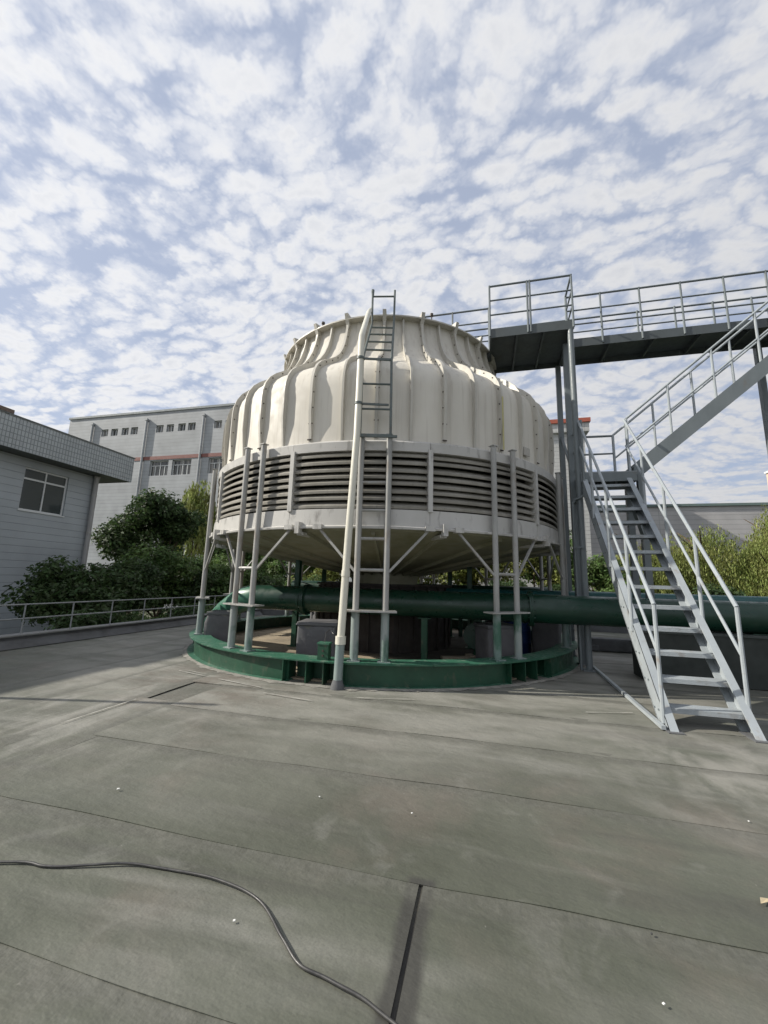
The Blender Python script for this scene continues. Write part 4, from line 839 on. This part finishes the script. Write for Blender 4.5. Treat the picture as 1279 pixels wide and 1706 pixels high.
def broad_tree(name, label, x, y, zc, rx, ry, rz, n, size, m, seed, cat='tree', clumps=26, group=None, base=GZ):
    """trunk with limbs and a crown of leaf clumps spread over an uneven ellipsoid."""
    t = thing(name, label, cat, (x, y, base), 0, group); rng = np.random.default_rng(seed); zc -= base
    part('trunk', limbs(t, max(zc + rz * .35, .6), min(rx, ry) * .8, seed, .05 + .02 * rz), BARK, t, 40)
    d = rng.normal(size=(clumps, 3)); d /= np.linalg.norm(d, axis=1, keepdims=True); d[:, 2] = np.where(d[:, 2] < -.5, -d[:, 2], d[:, 2])
    c = d * (rng.uniform(.35, .85, (clumps, 1))) * np.array([rx, ry, rz]); cr = rng.uniform(.22, .42, clumps) * min(rx, ry, rz * 1.2)
    w = cr ** 2; k = rng.choice(clumps, n, p=w / w.sum()); e = rng.normal(size=(n, 3)); e /= np.linalg.norm(e, axis=1, keepdims=True)
    rr = rng.uniform(.55, 1.12, (n, 1)); p = c[k] + e * rr * cr[k][:, None] * np.array([1.15, 1.15, .8]); p[:, 2] += zc
    p = p[p[:, 2] > .05]; nn = e[:len(p)] * .6 + rng.normal(size=(len(p), 3)) * .5 + np.array([0, 0, .5])
    put('crown', leaves_mesh('crown', p, nn, size, m, rng), t); return t
def willow(name, label, x, y, zt, rx, ry, n, size, m, seed, group=None, base=GZ, lmin=.8, lmax=3.0, cat='tree'):
    """weeping crown: strands of narrow leaves hang from an arched canopy."""
    t = thing(name, label, cat, (x, y, base), 0, group); rng = np.random.default_rng(seed); zt -= base
    part('trunk', limbs(t, zt * .8, rx * .8, seed, .14, 8, .5), BARK, t, 40)
    ns = n // 26; a = rng.uniform(0, 6.283, ns); r = np.sqrt(rng.uniform(0.02, 1, ns)); lump = 1 + .22 * np.sin(a * 3 + seed) + .12 * np.sin(a * 7 + 2 * seed)
    sx = np.cos(a) * r * rx * lump; sy = np.sin(a) * r * ry * lump; sz = zt - (r ** 2) * zt * .28 - rng.uniform(0, .14, ns) * zt - .18 * zt * (np.sin(sx * 1.7 + seed) * .5 + .5)
    L_ = rng.uniform(lmin, lmax, ns); u = rng.uniform(0, 1, (ns, 26)); cur = rng.normal(size=(ns, 2)) * .12
    p = np.stack([sx[:, None] + cur[:, :1] * u * L_[:, None] + np.cos(a)[:, None] * .25 * np.sqrt(u), sy[:, None] + cur[:, 1:] * u * L_[:, None] + np.sin(a)[:, None] * .25 * np.sqrt(u), sz[:, None] - u * L_[:, None]], -1).reshape(-1, 3)
    p += rng.normal(size=p.shape) * np.array([.05, .05, .02]); p = p[p[:, 2] > .1]
    nn = rng.normal(size=p.shape) * np.array([1, 1, .25]) + np.array([0, 0, .15])
    put('crown', leaves_mesh('crown', p, nn, size, m, rng, .26, np.array([0, 0, -1.])), t); return t
LD = leaf_mat('leaf_dark', (.034, .062, .022), (.066, .108, .036), 1.5)
LM = leaf_mat('leaf_mid', (.065, .115, .034), (.115, .175, .052), 1.2)
LY = leaf_mat('leaf_olive', (.12, .15, .036), (.19, .205, .055), 1.1)
LW = leaf_mat('leaf_willow', (.17, .215, .058), (.28, .30, .10), .9)
TG = 'trees beyond the deck'
broad_tree('camphor_tree', 'dense dark round tree standing right of the tiled building corner', -17.4, 17.2, 3.3, 2.5, 2.3, 2.7, 15000, .20, LD, 1, group=TG)
broad_tree('camphor_tree', 'smaller dark round crown in front of the pale factory wall', -16.0, 17.8, 3.8, 1.5, 1.5, 1.8, 9000, .19, LD, 2, group=TG)
broad_tree('osmanthus_bush', 'dark spreading bush against the grey tiled wall at far left', -11.6, 9.4, .65, 1.4, 1.5, 1.25, 11000, .13, LD, 3, 'bush', group=TG)
broad_tree('osmanthus_bush', 'dark bush beside the downpipe of the tiled building', -11.7, 11.3, .75, 1.4, 1.4, 1.25, 10000, .13, LD, 4, 'bush', group=TG)
broad_tree('osmanthus_bush', 'broad dark bush behind the middle of the left kerb railing', -12.4, 13.4, .9, 1.8, 1.6, 1.5, 12000, .14, LM, 5, 'bush', group=TG)
broad_tree('osmanthus_bush', 'dark green bush left of the leftmost tower leg', -11.2, 15.3, .8, 1.7, 1.6, 1.7, 12000, .14, LM, 6, 'bush', group=TG)
broad_tree('osmanthus_bush', 'low dark shrub under the left kerb railing', -9.9, 10.2, -.4, .9, 1.5, .75, 7000, .10, LM, 7, 'bush', group=TG)
broad_tree('osmanthus_bush', 'low shrub under the railing near the tower legs', -9.9, 13.2, -.4, 1.0, 1.5, .8, 7000, .10, LM, 8, 'bush', group=TG)
broad_tree('camphor_tree', 'mid green tree close behind the left tower legs', -12.6, 19.6, 2.0, 2.0, 1.9, 2.0, 11000, .18, LM, 9, group=TG)
willow('willow_tree', 'tall sunlit willow between the factory and the louvres', -20.0, 24.6, 8.6, 2.0, 1.8, 13000, .34, LW, 11, group=TG)
broad_tree('hedge_tree', 'olive green tree behind the back left tower legs', -10.4, 18.6, 1.1, 1.7, 1.5, 1.9, 8000, .17, LM, 17, group=TG)
broad_tree('hedge_tree', 'olive green tree seen under the left half of the tower', -7.6, 18.8, 1.4, 1.9, 1.5, 1.8, 8000, .17, LY, 12, group=TG)
broad_tree('hedge_tree', 'olive green tree seen under the middle of the tower', -4.2, 19.2, 1.4, 1.9, 1.5, 1.7, 8000, .17, LY, 13, group=TG)
broad_tree('hedge_tree', 'olive green tree seen under the right half of the tower', -.8, 19.0, 1.5, 1.9, 1.5, 1.8, 8000, .17, LY, 14, group=TG)
broad_tree('hedge_tree', 'olive green tree seen between the tower and the walkway columns', 1.9, 18.4, 1.8, 1.6, 1.4, 2.0, 8000, .16, LY, 15, group=TG)
broad_tree('hedge_tree', 'taller green tree filling the gap right of the basin', 3.1, 20.2, 2.1, 1.7, 1.5, 2.3, 9000, .17, LM, 18, group=TG)
broad_tree('hedge_tree', 'taller green tree behind the right pair of tower legs', .5, 20.8, 2.0, 1.8, 1.5, 2.2, 9000, .17, LY, 19, group=TG)
broad_tree('hedge_tree', 'taller green tree behind the back left of the basin', -9.0, 20.8, 2.0, 1.8, 1.5, 2.3, 9000, .17, LM, 20, group=TG)
broad_tree('hedge_tree', 'rounded sunlit shrub tree left of the stair stringer', 4.3, 17.4, 1.2, 1.2, 1.2, 1.6, 9000, .13, LM, 16, group=TG)
for i, (x, y, zt, rx, lb) in enumerate(((6.9, 20.6, 4.6, 1.8, 'willow seen through the open stair treads'), (9.3, 21.2, 4.7, 1.9, 'willow between the two stair handrails in front of the low building'), (11.6, 20.2, 4.2, 1.7, 'drooping willow right of the right stair handrail'), (13.6, 22.4, 5.8, 1.9, 'tallest willow at the right edge of the picture'), (16.8, 23.0, 5.0, 2.2, 'willow just outside the right edge beyond the pipes'))):
    willow('willow_tree', lb, x, y, zt, rx, rx * .9, 34000, .13, LW, 21 + i, group=TG)

for i, (x, y, lb) in enumerate(((-13.9, 15.4, 'dark shrub below the dense round tree at left'), (-11.0, 14.4, 'dark shrub filling the gap behind the kerb railing'), (-9.5, 8.4, 'low shrub below the second railing bay'), (-9.5, 11.8, 'low shrub below the middle of the kerb railing'), (-10.6, 16.3, 'leafy shrub behind the end of the left railing'), (-9.3, 16.6, 'shrub just left of the rearmost tower legs'))):
    broad_tree('privet_shrub', lb, x, y, -.25 if y < 14 else .5, 1.0, 1.3, .85 if y < 14 else 1.3, 7000, .11, LD, 51 + i, 'bush', group=TG)
for i, (x, y, zc, lb) in enumerate(((-7.0, 16.0, .45, 'dark shrub against the far kerb behind the left legs'), (-5.0, 16.2, .35, 'dark shrub against the far kerb left of the sump'), (-3.0, 16.0, .45, 'dark shrub against the far kerb behind the sump'), (-1.0, 16.3, .3, 'dark shrub against the far kerb right of the sump'), (1.0, 16.0, .45, 'dark shrub against the far kerb behind the right legs'), (3.0, 16.1, .35, 'dark shrub against the far kerb behind the walkway columns'), (5.2, 16.2, .3, 'dark shrub against the far kerb behind the stairs'), (7.6, 16.3, .3, 'dark shrub against the far kerb right of the stairs'), (10.2, 16.4, .3, 'dark shrub against the far kerb at the right edge'))):
    broad_tree('privet_shrub', lb, x, y, zc, 1.35, 1.0, 1.25, 8000, .12, LD if i % 3 else LM, 71 + i, 'bush', group=TG)

# ================================================================== SMALL THINGS ON THE DECK
cb = thing('rubber_cable', 'black rubber cable snaking across the foreground deck', 'cable')
CP = [(-3.0, 1.35), (-2.21, 1.65), (-1.99, 1.69), (-1.8, 1.75), (-1.66, 1.80), (-1.5, 1.825), (-1.25, 1.835), (-1.1, 1.82), (-.95, 1.785), (-.845, 1.71), (-.75, 1.63), (-.65, 1.56), (-.53, 1.535), (-.41, 1.505), (-.32, 1.475), (-.22, 1.42), (-.12, 1.30)]
def spline(P, k=6):
    o = []; P = [np.array(p) for p in P]; P = [P[0]] + P + [P[-1]]
    for i in range(1, len(P) - 2):
        for j in range(k):
            t = j / k; a, b, c, d = P[i - 1], P[i], P[i + 1], P[i + 2]
            o.append(.5 * ((2 * b) + (c - a) * t + (2 * a - 5 * b + 4 * c - d) * t * t + (3 * b - a - 3 * c + d) * t ** 3))
    return o + [P[-2]]
part('cable_sheath', MB().tube([(p[0] + .0010 * math.sin(i * .5), p[1] + .0012 * math.sin(i * .73 + 1), .0125 + .002 * math.sin(i * .35)) for i, p in enumerate(spline(CP))], .0056, 8), RUBBER, cb, 60)
lf = thing('dry_leaf', 'curled pale dry leaf on the deck at the right edge', 'leaf', (1.17, 2.37, .014), R_(40))
part('blade', MB().add([(-.03, 0, .002), (0, .014, .009), (.035, 0, .004), (0, -.014, .009), (0, 0, .003)], [(0, 4, 1), (1, 4, 2), (2, 4, 3), (3, 4, 0)]), DRYLEAF, lf)
for (x, y, s, lb) in ((-2.26, 2.33, .011, 'small white paper scrap on the left of the deck'), (-.43, 2.6, .007, 'tiny pale pebble on the deck in front of the tower'), (.55, 1.75, .006, 'tiny white chip on the deck at lower right')):
    bevel_box_o = bevel_box('litter_scrap', s * 1.4, s, s * .5, PAPER, None, (x, y, .014), .6, bev=s * .12, jit=s * .12, seed=int(s * 1000)); tag(bevel_box_o, lb, 'litter', 'litter scraps on the deck')
for i, (x, y, lb) in enumerate(((-1.02, 2.62, 'tiny white grit speck left of the open joint between the two long seams'), (-.98, 1.66, 'tiny pale grit speck inside the bend of the black cable'), (.62, 2.05, 'dark grit speck on the right foreground seam'), (1.5, 3.1, 'tiny white grit speck in front of the stair foot'), (.9, 1.55, 'dark grit speck at the lower right corner of the deck'))):
    tag(bevel_box('grit', .008, .007, .004, KERB if 'dark' in lb else PAPER, None, (x, y, .010), i * .7, bev=.001, jit=.001, seed=i), lb, 'grit', 'specks of grit on the deck')
